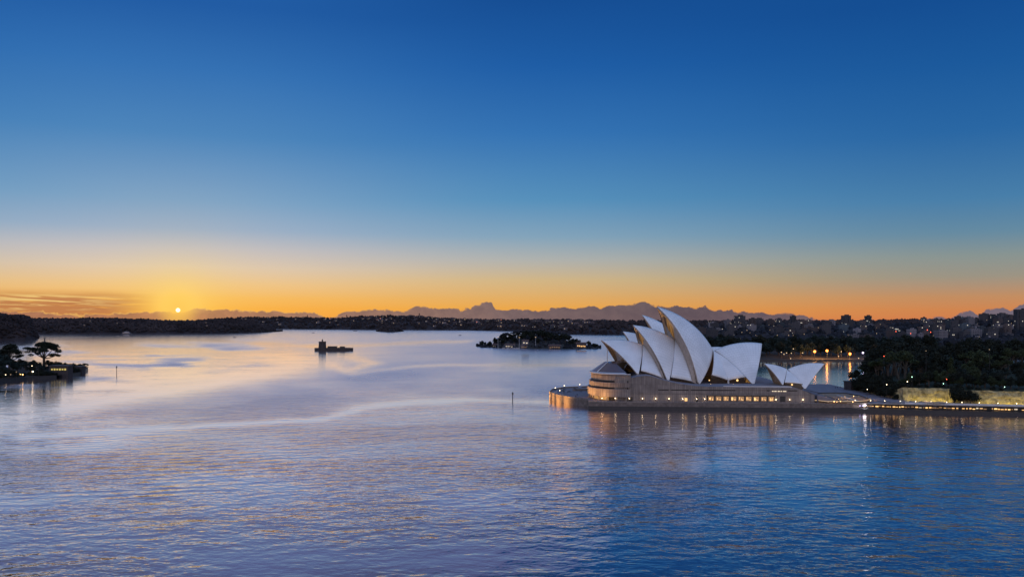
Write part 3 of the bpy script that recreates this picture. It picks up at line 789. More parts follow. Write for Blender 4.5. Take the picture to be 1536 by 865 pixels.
# ------------------------------------------------------------------ harbour peninsula (Y about 1.8 km)
gi = land('peninsula', 'low wooded peninsula with naval sheds', [(714,519.5),(722,521),(745,521.8),(800,522.6),(860,523.4),(896,523.6),(902,523)],
     [(714,519),(722,516),(730,511),(745,503.5),(755,499.5),(775,496.5),(800,494),(820,495.5),(845,498),(858,504),(870,509.5),(884,507),(893,510),(902,514)], 230, 15, 420, 'soil', 'wood_city', 'scrub on the harbour peninsula', 8, (2.5, 5), 0.45)
random.seed(81)
for k in range(60):
    px = 724 + (k % 30)*5.9 + random.uniform(-2,2); f = random.uniform(.10, .3) if k < 30 else random.uniform(.3, .5); p = gi(px, f)
    tree('round', (p.x, p.y, p.z-1.0), random.uniform(.8, 1.25)*(1 if 740 < px < 870 else .7), random.uniform(0,6), 'dark round tree on the harbour peninsula', 'trees on the harbour peninsula', 'leaf_dark', variant=k % 3)
def shed(name, px, py, w, d, h, m, label, cat='building', lights=0, lm='window_white', z0=2.0, rz=0, group=None, dy=0):
    Y = ywater(py, z0)+dy; t = empty(name, at(px, Y, z0-1), label, cat, group); t.rotation_euler = (0,0,rz)
    mb = MB(); mb.box((0, d/2, h/2+.5), (w, d, h+1), m); b = mb.build('wall', t)
    mb = MB(); k = len(mb.v); r = mb.slot('roof_tile'); hx = w/2+.4; z = h+1.02
    for p in ((-hx,-.4,z),(hx,-.4,z),(hx,d+.4,z),(-hx,d+.4,z),(-hx*.92,d/2,z+2.2),(hx*.92,d/2,z+2.2)): mb.v.append(p)
    for f in ((0,1,5,4),(1,2,5),(2,3,4,5),(3,0,4),(3,2,1,0)): mb.face([k+i for i in f], r)
    mb.build('roof', t)
    for i in range(lights):
        mb = MB(); mb.box((-w*.42+w*.84*(i+.5)/lights, -.08, h*random.uniform(.35,.6)), (w*.84/lights*.55, .14, h*.28), lm); mb.build('window', t)
    return t
shed('dock_shed', 765, 520.5, 22, 10, 5, 'facade_pale', 'long pale dock shed on the peninsula shore', lights=5, lm='window_white')
shed('dock_shed', 786, 520.8, 14, 9, 4, 'facade_pale', 'short pale dock shed in the middle of the peninsula', lights=3, lm='window_dim')
shed('dock_shed', 832, 521.8, 26, 10, 5, 'facade_brown', 'brown dock shed on the right half of the peninsula', lights=5, lm='window_dim')
shed('officer_house', 872, 521.0, 20, 10, 8, 'facade_brown', 'brown house with warm windows near peninsula right end', lights=5, lm='window_warm', z0=5)
shed('officer_house', 742, 519.8, 9, 7, 4, 'facade_dark', 'small dark shed at the peninsula left tip', lights=2, lm='window_white')
shed('officer_house', 788, 514.0, 12, 7, 5, 'facade_pale', 'pale house up the slope of the peninsula', lights=2, lm='window_white', z0=16, dy=-60)
for k, (px, top, bot) in enumerate(((747,505,519.6),(779,505.5,520),(803.4,505,521))):
    Y = ywater(522.4); t = empty('lit_mast', at(px, Y, 0), ['pale light mast near the left tip of the peninsula','short pale light mast in the middle of the peninsula','tallest pale light mast on the peninsula shore'][k], 'mast')
    mb = MB(); mb.tube((0,0,-1), (0,0,zat(top,Y)), .55, .4, 'white_paint', 6); mb.build('pole', t)
    mb = MB(); mb.box((0,-.3,zat(top,Y)-.6), (2.2,.6,1.0), 'far_light'); mb.build('lamp_head', t)
for k in range(9):
    px = 754+k*3+random.uniform(-.8,.8); Y = ywater(522.8); t = empty('moored_boat', at(px, Y-4, 0), '%s white boat from the left moored along the peninsula' % ORD[k], 'boat', 'boats moored at the peninsula')
    mb = MB(); mb.prism([(-3.4,0),(-2.6,-1),(2.6,-1.1),(3.6,0),(2.6,1.1),(-2.6,1)], -.3, 1.2, 'white_paint'); mb.box((0,0,1.8), (2.6,1.5,1.2), 'white_paint'); mb.build('hull', t)
    mb = MB(); mb.tube((.4,0,1.2), (.4,0,9), .12, .08, 'white_paint', 5); mb.build('mast', t)

# ------------------------------------------------------------------ far side of the cove and the city hill
def city_h(x, Y):
    px = x/Y*F+768
    a = interp([(1120,0),(1235,0),(1262,5),(1320,9),(1500,14),(1700,12),(1900,20),(2150,36),(2400,44),(3000,46),(3300,30)], Y)
    b = interp([(1000,.05),(1030,.45),(1060,.78),(1120,.9),(1300,.85),(1340,.84),(1400,.95),(1480,1.12),(1560,1.2),(1700,1.2)], px) if Y > 1600 else 1
    return a*b
def city_ground():
    mb = MB(); g = mb.slot('soil'); nx, ny = 70, 44
    for i in range(nx+1):
        px = 1000+ (1800-1000)*i/nx
        for j in range(ny+1):
            Y = 1236 + (3300-1236)*j/ny
            if px < 1040 : Y = max(Y, 1236+(1040-px)*6)
            p = at(px, Y); z = city_h(p.x, Y) + (mnoise.noise(Vector((p.x*.01, Y*.01, 0)))*2 if j else -1.5)
            if j == 0: z = -1.5
            mb.v.append((p.x, Y, z))
    for i in range(nx):
        for j in range(ny):
            a = i*(ny+1)+j; mb.face((a, a+ny+1, a+ny+2, a+1), g)
    o = mb.build('city_hill'); tag(o, 'dark hill carrying the city beyond the cove', 'land', kind='structure')
    mb = MB(); 
    pts = [at(px, ywater(541.5)) for px in range(1000, 1420, 12)]
    poly = [(p.x, p.y) for p in pts] + [(p.x, p.y+8) for p in reversed(pts)]
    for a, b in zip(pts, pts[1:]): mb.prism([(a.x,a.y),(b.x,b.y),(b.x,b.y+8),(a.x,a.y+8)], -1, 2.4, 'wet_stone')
    tag(mb.build('sea_wall'), 'low dark stone sea wall around the cove', 'sea wall', kind='structure')
city_ground()
random.seed(90)
# trees along the far side of the cove
for k in range(84):
    px = 1030 + (k % 42)*9.0 + random.uniform(-3,3); row = k//42; Y = 1258 + row*70 + random.uniform(0,40)
    p = at(px, Y); s = random.uniform(1.15, 1.6)*(1.0 if row == 0 else 1.25)
    tree('round', (p.x, Y, city_h(p.x, Y)-1.5), s, random.uniform(0,6), 'dark tree on the far side of the cove', 'trees along the far side of the cove', ['leaf_dark','leaf_blue'][k % 2], variant=k % 3)
wb = MB()
for _ in range(2600):
    px = random.uniform(1015, 1620); Y = 1480 + random.random()**.8*1150; p = at(px, Y); r = random.uniform(4, 9)
    forest_blob(wb, (p.x, Y, city_h(p.x, Y)+r*random.uniform(0,.7)), r, 'wood_city')
tag(wb.build('woodland'), 'dark treetops between the city buildings', 'woodland', kind='stuff')

def block(px, Y, w, d, h, m, label, z=None, group=None, parts=True, rz=0.0, name='apartment_block', bay=True):
    p = at(px, Y); z0 = (city_h(p.x, Y) if z is None else z) - 2
    if not parts:
        mb = MB(); mb.box((0,0,(h+2)/2), (w,d,h+2), m); mb.box((w*.1,0,h+2+1.2), (w*.35,d*.4,2.4), m)
        o = mb.build(name); o.location = (p.x, Y, z0); o.rotation_euler = (0,0,rz); return tag(o, label, 'building', group)
    t = empty(name, (p.x, Y, z0), label, 'building', group); t.rotation_euler = (0,0,rz)
    mb = MB(); mb.box((0,0,(h+2)/2), (w,d,h+2), m); 
    if bay:
        for s in (-1,1): mb.box((s*w*.28,-d/2-.8,(h)/2), (w*.2,1.6,h), m)
    mb.build('wall', t)
    mb = MB(); mb.box((0,0,h+2.4), (w+.6,d+.6,.8), 'dark_recess'); r = mb.build('roof', t)
    mb = MB(); mb.box((w*.08,0,h+4.2), (w*.45,d*.5,2.8), m); mb.build('plant_room', r)
    return t
def tower(px0, px1, ytop, Y, m, label, d=16, **kw):
    w = (px1-px0)/F*Y; px = (px0+px1)/2; p = at(px, Y); h = zat(ytop, Y) - city_h(p.x, Y) - 4.5
    return block(px, Y, w, d, h, m, label, **kw)
tower(1102,1117,471.5,2350,'facade_dark','broad dark tower rising above the hill behind the largest sail roof')
tower(1124,1133,475.4,2300,'facade_brown','brown slab tower just right of the broad dark tower')
tower(1135,1144,476.0,2380,'facade_dark','dark slab tower, second right of the broad dark tower')
tower(1150,1160,477.0,2300,'facade_brown','brown block on the crest between the slabs and slim tower', )
tower(1164,1172,476.0,2420,'facade_dark','dark block on the crest left of the slim tower')
tower(1186,1193,471.8,2450,'facade_dark','slim dark tower on the crest above the low sail roofs')
tower(1199,1208,478.0,2300,'facade_brown','brown block on the crest right of the slim tower')
tower(1240,1252,478.0,2350,'facade_pale','pale block on the crest left of the flat topped tower')
tower(1263,1275,471.0,2450,'facade_dark','flat topped dark tower on the crest above the cove')
tower(1298,1306,471.6,2500,'facade_dark','lone dark tower on the crest above the violet cove lamp')
tower(1476,1484,469.5,2400,'facade_dark','narrow dark tower on the right hand crest')
tower(1487,1494,470.5,2420,'facade_dark','narrow dark tower, second on the right hand crest')
tower(1500,1509,468.5,2400,'facade_dark','dark tower on the crest before the right edge')
tower(1512,1519,471,2300,'facade_brown','brown tower on the crest near the right edge')
tower(1523,1552,461.5,2000,'facade_dark','large dark tower block at the right edge')
tower(1453,1460,489,1900,'facade_pale','stepped pale block on the slope below the right clouds, lower half')
tower(1460,1467,485,1930,'facade_pale','tall pale block on the slope below the right clouds')
tower(1490,1501,484,1900,'facade_pale','pinkish pale block on the slope near the right edge')
tower(1503,1511,489,1880,'facade_brown','brown block just right of the pinkish pale block')
tower(1461,1469,503,1700,'facade_pale','low pale block at foot of the right slope')
tower(1430,1440,500,1800,'facade_pale','low pale block left on the right hand slope')
tower(1478,1486,503,1720,'facade_pale','small pale block at foot of slope near right edge')
tower(1418,1426,494,1900,'facade_blue','bluish block in the valley left of the pale blocks')
tower(1340,1348,492,1900,'facade_blue','bluish block with lit windows above the garden trees')
tower(1362,1370,493,1850,'facade_blue','bluish tower with red light in the middle of the valley')
tower(1384,1392,491,1850,'facade_blue','bluish tower with many lit windows in the valley')
tower(1405,1411,493,1850,'facade_blue','narrow bluish tower with a lit stairwell column')
random.seed(101)
nb = 0
while nb < 175:
    px = random.uniform(1045, 1545); Y = random.uniform(1720, 2520)
    if 1060 < px < 1240 and Y < 1850: continue
    h = random.uniform(9, 20)+(6 if random.random() < .2 else 0)
    if px > 1400: h += 4
    m = random.choices(['facade_dark','facade_brown','facade_pale','facade_blue'], (46,24,16,14))[0]
    block(px, Y, random.uniform(10, 24), random.uniform(10,16), h, m, {'facade_dark':'low dark apartment block on the city hillside','facade_brown':'low brown apartment block on the city hillside','facade_pale':'low pale apartment block on the city hillside','facade_blue':'low bluish block with lit windows on the city hillside'}[m],
          group='low blocks packed over the city hillside', parts=False, rz=random.uniform(-.5,.5), name='apartment_block')
    nb += 1
# street lamps on the city slope: warm dots between the blocks
mb = MB(); mb.tube((0,0,0), (0,0,7), .15,.1,'dark_metal',5); mb.ball((0,0,7.4), .55, 'far_light', 6); sl0 = None
for k in range(50):
    px = random.uniform(1050, 1540); Y = random.uniform(1650, 2400); p = at(px, Y); z = city_h(p.x, Y)+6
    if sl0 is None: sl0 = mb.build('street_lamp'); o = sl0
    else: o = sl0.copy(); C.objects.link(o)
    o.location = (p.x, Y, z); s = random.uniform(.7, 1.5); o.scale = (s, s, s)
    tag(o, 'tiny warm street lamp on the city hillside', 'street lamp', 'street lamps on the city hillside')
mb = MB(); mb.tube((0,0,0), (0,0,7), .15,.1,'dark_metal',5); mb.ball((0,0,7.4), .9, 'lamp_red', 6); rl = None
for k, (px, py) in enumerate(((1344,497),(1366,500),(1391,494.5),(1396,498))):
    Y = 1780
    if rl is None: rl = mb.build('signal_lamp'); o = rl
    else: o = rl.copy(); C.objects.link(o)
    o.location = at(px, Y, zat(py, Y)-7.4)
    o.scale = (.7,.7,1)
    tag(o, ['red signal light at left of the valley','red signal light in the middle of the valley','upper of two red signal lights at right of valley','lower of two red signal lights at right of valley'][k], 'signal light')

# flood lamps on the far side of the cove
def cove_lamp(px, py, m, r, label, h=None, energy=None, col=None):
    Y = 1246.0; z = zat(py, Y); t = empty('flood_lamp', at(px, Y, 1.5), label, 'street lamp')
    mb = MB(); mb.tube((0,0,0), (0,0,z-1.5), .2, .12, 'dark_metal', 6); mb.build('pole', t)
    mb = MB(); mb.ball((0,0,z-1.5), r, m, 10); mb.build('lamp_head', t)
    if energy: point('cove_light', at(px, Y-3, z), energy, col, 1.0)
cove_lamp(1222, 527, 'lamp_orange', 1.9, 'orange flood lamp at left across the cove', energy=26000, col=(1,.45,.1))
cove_lamp(1240.5, 525.8, 'lamp_orange', 1.9, 'brightest orange flood lamp in the middle across the cove', energy=120000, col=(1,.45,.1))
cove_lamp(1275, 530.5, 'lamp_orange', 1.9, 'orange flood lamp low by the sea wall, right across the cove', energy=26000, col=(1,.45,.1))
cove_lamp(1294.5, 528.8, 'lamp_violet', 1.2, 'violet white flood lamp across the cove', energy=4000, col=(.8,.7,1))
random.seed(5)
for k, (px, py) in enumerate(((1172,528),(1180,529),(1186,537.5),(1190,523),(1204,529),(1187,529.5),(1176,531),(1258,534),(1288,537),(1306,532),(1304,538),(1262,527))):
    cove_lamp(px, py, 'lamp_small', .5, 'small %s lamp among the trees across the cove, %s from the left' % ('warm' if k % 3 else 'white', ORD[sorted([1172,1180,1186,1190,1204,1187,1176,1258,1288,1306,1304,1262]).index(px)]))

# ================================================================== THE SAIL-ROOFED BUILDING
U0 = Vector((50.0, 567.0)); u = Vector((0.996, -0.088)).normalized(); v = Vector((-u.y, u.x))
def Q(a, b): p = U0 + u*a + v*b; return (p.x, p.y)     # metres along / behind the west quay edge
DECK = 4.5
# the paved quay round it
def quay():
    mb = MB()
    pts = [(50,567),(51,581),(39.5,596),(31.5,615),(27.5,640),(31,665),(41,683),(60,692),(100,694),(225,700),(262,712),(262,560),(197,554)]
    mb.prism(pts, -1.0, DECK, 'sea_wall', 'paving')
    tag(mb.build('broadwalk'), 'paved quay platform around the sail roofed building', 'quay', kind='structure')
    # low parapet on the rounded platform
    ring = pts[0:9]; mb = MB()
    for a, b in zip(ring[1:], ring[2:]):
        a = Vector(a); b = Vector(b); d = (b-a).normalized(); n = Vector((-d.y, d.x))*0.5
        mb.prism([tuple(a+n*.1), tuple(b+n*.1), tuple(b-n), tuple(a-n)], DECK+.004, DECK+1.05, 'granite')
    tag(mb.build('quay_parapet'), 'low stone parapet curving around the rounded platform', 'parapet')
    mb = MB(); a = Q(0.0,0.25); 
    mb.prism([Q(0,.02),Q(150,.02),Q(150,.5),Q(0,.5)], DECK+.004, DECK+.55, 'granite')
    mb.prism([Q(.02,.52),Q(.5,.52),Q(.5,12),Q(.02,12)], DECK+.004, DECK+.95, 'granite')
    tag(mb.build('quay_kerb'), 'straight low stone kerb on the edge of the long quay', 'kerb')
    # tidal band of wet stone
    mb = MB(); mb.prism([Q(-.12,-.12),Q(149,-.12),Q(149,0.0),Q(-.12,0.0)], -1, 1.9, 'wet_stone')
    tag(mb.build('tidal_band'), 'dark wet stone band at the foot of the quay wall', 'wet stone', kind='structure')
quay()

OPERA = empty('opera_house', (123.5, 615, DECK), 'white building with soaring sail shaped tiled roofs on a pink stone podium by the water', 'opera house')
OB = Vector((123.5, 615, DECK))
def opart(mb, name, parent=None, smooth=False):
    """children carry world coordinates, so undo the parent's offset"""
    o = mb.build(name, None, smooth)
    if parent is None: o.parent = OPERA; o.location = -OB
    else: o.parent = parent; o.location = (0,0,0)
    return o
WALLB = 8.0      # podium wall set back from the quay edge
def podium():
    # profile of the podium top along the wall: (column, row) seen on the wall plane
    prof = [(922,567),(936,566.8),(950.5,566),(957,564.4),(963.7,563.4),(971,563.2),(977,564),(986,566.6),(994.5,569.6),(1007.6,572.8),(1018,575),(1029.6,576.6),(1042.8,578.3),(1058,579.4),(1190,581.0),(1203,584.4),(1217,590.4),(1222,592)]
    mb = MB(); g = mb.slot('granite'); t = mb.slot('paving')
    W0 = Vector(Q(0, WALLB)); pts = []
    for px, py in prof:
        k = (px-768)/F  # X = k*Y on the line W0 + a*u
        a = (k*W0.y - W0.x)/(u.x - k*u.y); P = W0 + u*a
        pts.append((a, zat(py, P.y)))
    DEP = 112.0
    n = len(pts)
    for b in (0, 62, DEP):
        for a, z in pts:
            p = Q(a, WALLB+b); zz = z if b == 0 else (z if b == 62 else min(z, 15.5)); mb.v.append((p[0], p[1], zz))
    base = len(mb.v)
    for b in (0, DEP):
        for a, z in pts: p = Q(a, WALLB+b); mb.v.append((p[0], p[1], DECK-.5))
    for i in range(n-1):
        mb.face((base+i, base+i+1, i+1, i), g)
        mb.face((i, i+1, n+i+1, n+i), t); mb.face((n+i, n+i+1, 2*n+i+1, 2*n+i), t)
        mb.face((base+n+i+1, base+n+i, 2*n+i, 2*n+i+1), g)
    mb.face((base, 0, n, 2*n, base+n), g); mb.face((base+n-1, base+2*n-1, 3*n-1, 2*n-1, n-1), g)
    pod = opart(mb, 'podium')
    def wallpt(px, out=0.0):
        W = Vector(Q(0, WALLB-out)); k = (px-768)/F; a = (k*W.y - W.x)/(u.x - k*u.y); return a, W+u*a
    def slab(px0, px1, z0, z1, out, depth, m, name, parent=pod):
        a0, P0 = wallpt(px0, out); a1, P1 = wallpt(px1, out)
        mb = MB(); mb.prism([Q(a0, WALLB-out), Q(a1, WALLB-out), Q(a1, WALLB-out+depth), Q(a0, WALLB-out+depth)], z0, z1, m); return opart(mb, name, parent)
    # ledges and slit openings (a proud slab and dark reveals below it)
    slab(986, 1195, 12.55, 12.75, .35, .34, 'granite', 'ledge')
    for px0, px1 in ((987,1003),(1007,1033),(1036,1103),(1150,1154.5),(1182,1196)):
        slab(px0, px1, 11.8, 12.5, .05, .04, 'dark_recess', 'slit_window')
    for px0, px1, m in ((1158,1160.5,'window_white'),(1161.5,1165,'window_white'),(1166.5,1170,'window_white'),(1171,1173,'window_white'),(1174.5,1179.5,'window_white')):
        slab(px0, px1, 11.5, 12.1, .07, .06, 'window_dim' if m == 'x' else m, 'lit_window')
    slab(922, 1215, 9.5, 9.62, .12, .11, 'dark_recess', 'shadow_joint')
    # lit row of openings low in the wall
    slab(1060, 1163, 5.35, 8.9, .06, .05, 'dark_recess', 'arcade')
    random.seed(12)
    xs = [1062.5+i*11.3 for i in range(9)]
    for i, x in enumerate(xs):
        slab(x, x+8.2, 5.4, 8.2, .10, .03, 'window_dim', 'lit_window')
        q = x+random.uniform(.4,2.4); slab(q, q+random.uniform(.9,1.9), random.uniform(5.5,6.6), random.uniform(7.1,7.9), .16, .05, 'window_warm' if i % 3 else 'window_gold', 'lit_window')
        q = x+random.uniform(3,4.4); slab(q, q+random.uniform(.5,1.0), random.uniform(5.5,6.2), random.uniform(6.6,7.9), .17, .05, 'window_warm', 'lit_window')
        q = x+random.uniform(5,6.4); slab(q, q+random.uniform(.6,1.3), 5.6, random.uniform(6.2,7.4), .16, .05, 'window_warm', 'lit_window')
        slab(x+9.6, x+10.3, 4.5, 9.0, .5, .5, 'granite', 'pier')
    slab(1060, 1163, 8.92, 9.3, .8, .8, 'granite', 'arcade_lintel')
    slab(944.5, 949.0, 4.55, 7.4, .06, .05, 'dark_recess', 'doorway')
    slab(1170, 1178, 5.0, 8.6, .06, .05, 'dark_recess', 'doorway')
    slab(898, 920.5, 5.0, 8.0, 0.5, .05, 'dark_recess', 'doorway') if False else None
    slab(1027, 1031, 4.9, 7.0, .06, .05, 'window_warm', 'lit_window')
    slab(1044, 1047, 4.6, 7.8, .06, .05, 'dark_recess', 'doorway')
    # bright handrail strip on the wall top
    a0, _ = wallpt(1085); a1, _ = wallpt(1188)
    mb = MB(); mb.prism([Q(a0, WALLB+.3), Q(a1, WALLB+.3), Q(a1, WALLB+.5), Q(a0, WALLB+.5)], 14.0, 15.1, 'pale_concrete'); opart(mb, 'parapet', pod)
    return pod, wallpt
POD, wallpt = podium()

# rounded north end of the podium: stacked foyer bands
def prow():
    base = [(78,570),(70,571.2),(61,575),(55,583.5),(52.6,594),(52.6,606),(55,618),(62,629),(72,636),(84,640),(84,600)]
    # smooth the corner chain
    def chaikin(p):
        q = [p[0]]
        for a, b in zip(p, p[1:]):
            q.append((a[0]*.75+b[0]*.25, a[1]*.75+b[1]*.25)); q.append((a[0]*.25+b[0]*.75, a[1]*.25+b[1]*.75))
        q.append(p[-1]); return q
    ch = chaikin(chaikin(base[:10]))
    cx, cy = 84.0, 603.0
    def off(s): return [(cx+(x-cx)*s, cy+(y-cy)*(s if y > 575 else 1-(1-s)*.9)) for x, y in ch] + [(76, 638 - (1-s)*30), (76, 572.5)]
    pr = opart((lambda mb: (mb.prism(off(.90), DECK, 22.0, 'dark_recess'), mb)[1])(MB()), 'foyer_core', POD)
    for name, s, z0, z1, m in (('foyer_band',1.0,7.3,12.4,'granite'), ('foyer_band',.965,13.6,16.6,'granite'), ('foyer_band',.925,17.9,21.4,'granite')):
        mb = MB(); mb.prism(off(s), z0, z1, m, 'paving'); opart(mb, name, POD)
    mb = MB(); mb.prism(off(.955), 21.95, 22.5, 'pale_concrete'); opart(mb, 'terrace_roof', POD)
    # colonnade at the base
    pts = off(.96)[:-2]
    for k in range(3, len(pts)-8, 3):
        mb = MB(); x, y = pts[k]; mb.box((x, y, (DECK+7.3)/2), (.9,.9,7.3-DECK), 'granite'); opart(mb, 'column', POD)
    mb = MB(); x, y = 60.5, 575.2
    mb.prism([(cx+(a-cx)*.905, cy+(b-cy)*.905) for a, b in ch[8:30]] + [(80,600)], DECK+.3, 7.0, 'foyer_glow'); opart(mb, 'lit_foyer', POD)
prow()

# ---- sail shells
class Axis:
    def __init__(s, o, ang, zs=1.0):
        s.o = Vector(o); s.a = Vector((math.cos(R(ang)), math.sin(R(ang)))); s.w = Vector((-s.a.y, s.a.x))
    def W(s, p): q = s.o + s.a*p[0] + s.w*p[1]; return Vector((q.x, q.y, p[2]))
    def L(s, px, py, w):    # point seen at (column,row) whose offset from the hall axis is w
        k = (px-768)/F; q = s.o + s.w*w; t = (k*q.y - q.x)/(s.a.x - k*s.a.y); Y = q.y + s.a.y*t
        return Vector((t, w, zat(py, Y)))
def sphere_c(A, B, D, Rr):
    ab = B-A; ad = D-A; n = ab.cross(ad); n2 = n.length_squared
    cc = A + (n.cross(ab)*ad.length_squared + ad.cross(n)*ab.length_squared)/(2*n2)
    r = (cc-A).length; Rr = max(Rr, r*1.02); h = math.sqrt(Rr*Rr-r*r); n.normalize()
    c1 = cc+n*h; c2 = cc-n*h; out = Vector((0,-1,.5))
    return (c1 if c1.dot(out) < c2.dot(out) else c2), Rr
def slerp(a, b, t):
    w = a.angle(b)
    if w < 1e-5: return a.lerp(b, t)
    return (a*math.sin((1-t)*w) + b*math.sin(t*w))/math.sin(w)
def shell_pts(tip, foot, end, Rr, nu=20, nv=20, v0=0.035):
    c, Rr = sphere_c(tip, foot, end, Rr)
    rc = Vector((c.x, 0, c.z)); a = tip-rc; b = end-rc
    grid = []
    for i in range(nu+1):
        rp = rc + slerp(a, b, i/nu); ra = rp-c; ff = foot-c
        grid.append([c + slerp(ff, ra, v0+(1-v0)*j/nv).normalized()*Rr for j in range(nv+1)])
    return grid, c
def patch_pts(A, B, D, Rr, nu=12, nv=12):     # spherical triangle fanned from A, edge B-D
    c, Rr = sphere_c(A, B, D, Rr); g = []
    for i in range(nu+1):
        e = slerp(B-c, D-c, i/nu); g.append([c + slerp(e, A-c, j/nv).normalized()*Rr for j in range(nv+1)])
    return g, c
def add_shell(mb, ax, grid, c, th, mirror, mo='tile', mi='rib', mr='concrete'):
    nu = len(grid)-1; nv = len(grid[0])-1; so, si, sr = mb.slot(mo), mb.slot(mi), mb.slot(mr); k = len(mb.v)
    def M(p): return Vector((p.x, -p.y, p.z)) if mirror else p
    for off in (0, th):
        for col in grid:
            for p in col: q = p + (c-p).normalized()*off; mb.v.append(tuple(ax.W(M(q))))
    N = (nu+1)*(nv+1)
    def I(i, j, s): return k + s*N + i*(nv+1)+j
    def quad(ids, m, uvs):
        if mirror: ids = ids[::-1]; uvs = uvs[::-1]
        mb.face(ids, m, uvs)
    for i in range(nu):
        for j in range(nv):
            uvs = [(i/nu, j/nv), ((i+1)/nu, j/nv), ((i+1)/nu, (j+1)/nv), (i/nu, (j+1)/nv)]
            quad([I(i,j,0), I(i+1,j,0), I(i+1,j+1,0), I(i,j+1,0)], so, uvs)
            quad([I(i,j+1,1), I(i+1,j+1,1), I(i+1,j,1), I(i,j,1)], si, uvs[::-1])
    for j in range(nv):
        for i, fl in ((0, 0), (nu, 1)):
            ids = [I(i,j,0), I(i,j+1,0), I(i,j+1,1), I(i,j,1)]
            quad(ids[::-1] if fl else ids, sr, [(0,0)]*4)
    for i in range(nu):
        quad([I(i,0,1), I(i+1,0,1), I(i+1,0,0), I(i,0,0)], sr, [(0,0)]*4)
        quad([I(i,nv,0), I(i+1,nv,0), I(i+1,nv,1), I(i,nv,1)], sr, [(0,0)]*4)
def sail(ax, tip, foot, end, Rr, th=1.3, glass=None, gu=3, vlo=0.0, label=None, gm='bronze_glass', pedestal=True):
    grid, c = shell_pts(Vector(tip), Vector(foot), Vector(end), Rr)
    mb = MB(); add_shell(mb, ax, grid, c, th, False); add_shell(mb, ax, grid, c, th, True)
    sh = opart(mb, 'sail_roof', smooth=False)
    me = sh.data
    for p in me.polygons: p.use_smooth = p.material_index == 0
    if label: sh['label'] = label
    if glass:
        col = [p + (c-p).normalized()*(th+.05) for p in grid[gu]]; mb = MB(); g = mb.slot(gm); nv = len(col)-1; j0 = int(vlo*nv); ns = 10
        for j in range(j0, nv+1):
            p = col[j]
            for s in range(ns+1): f = 1-2*s/ns; mb.v.append(tuple(ax.W(Vector((p.x, p.y*f, p.z)))))
        for j in range(nv-j0):
            for s in range(ns):
                a = j*(ns+1)+s
                mb.face((a, a+1, a+ns+2, a+ns+1), g, [(s/ns, j/nv),((s+1)/ns, j/nv),((s+1)/ns,(j+1)/nv),(s/ns,(j+1)/nv)])
        opart(mb, 'glass_wall', sh)
    if pedestal:
        for sg in (-1, 1):
            mb = MB(); f = Vector(foot); p = ax.W(Vector((f.x, sg*abs(f.y), f.z)))
            mb.lathe((p.x, p.y, f.z-4), [(2.6,0),(1.9,3.2),(1.2,4.6)], 'concrete', 8); opart(mb, 'pedestal', sh)
    return sh, grid, c
def side(ax, A, B, D, Rr, th=.9, name='side_shell', mo='tile'):
    g, c = patch_pts(Vector(A), Vector(B), Vector(D), Rr)
    for mir in (False, True):
        mb = MB(); add_shell(mb, ax, g, c, th, mir, mo); o = opart(mb, name)
        for p in o.data.polygons: p.use_smooth = p.material_index == 0
    return g, c
def ruled(ax, ca, cb, m, name, parent=None):
    for sg in (1, -1):
        mb = MB(); g = mb.slot(m); k = 0; ns = 6
        for a, b in zip(ca, cb):
            for s in range(ns+1): p = Vector(a).lerp(Vector(b), s/ns); mb.v.append(tuple(ax.W(Vector((p.x, p.y*sg, p.z)))))
        for j in range(len(ca)-1):
            for s in range(ns):
                q = k+j*(ns+1)+s; n = len(ca)-1
                uv = [(s/ns, j/n),((s+1)/ns, j/n),((s+1)/ns,(j+1)/n),(s/ns,(j+1)/n)]
                mb.face((q, q+1, q+ns+2, q+ns+1), g, uv)
        opart(mb, name, parent)
def sample(col, n): return [col[int(round(i*(len(col)-1)/(n-1)))] for i in range(n)]

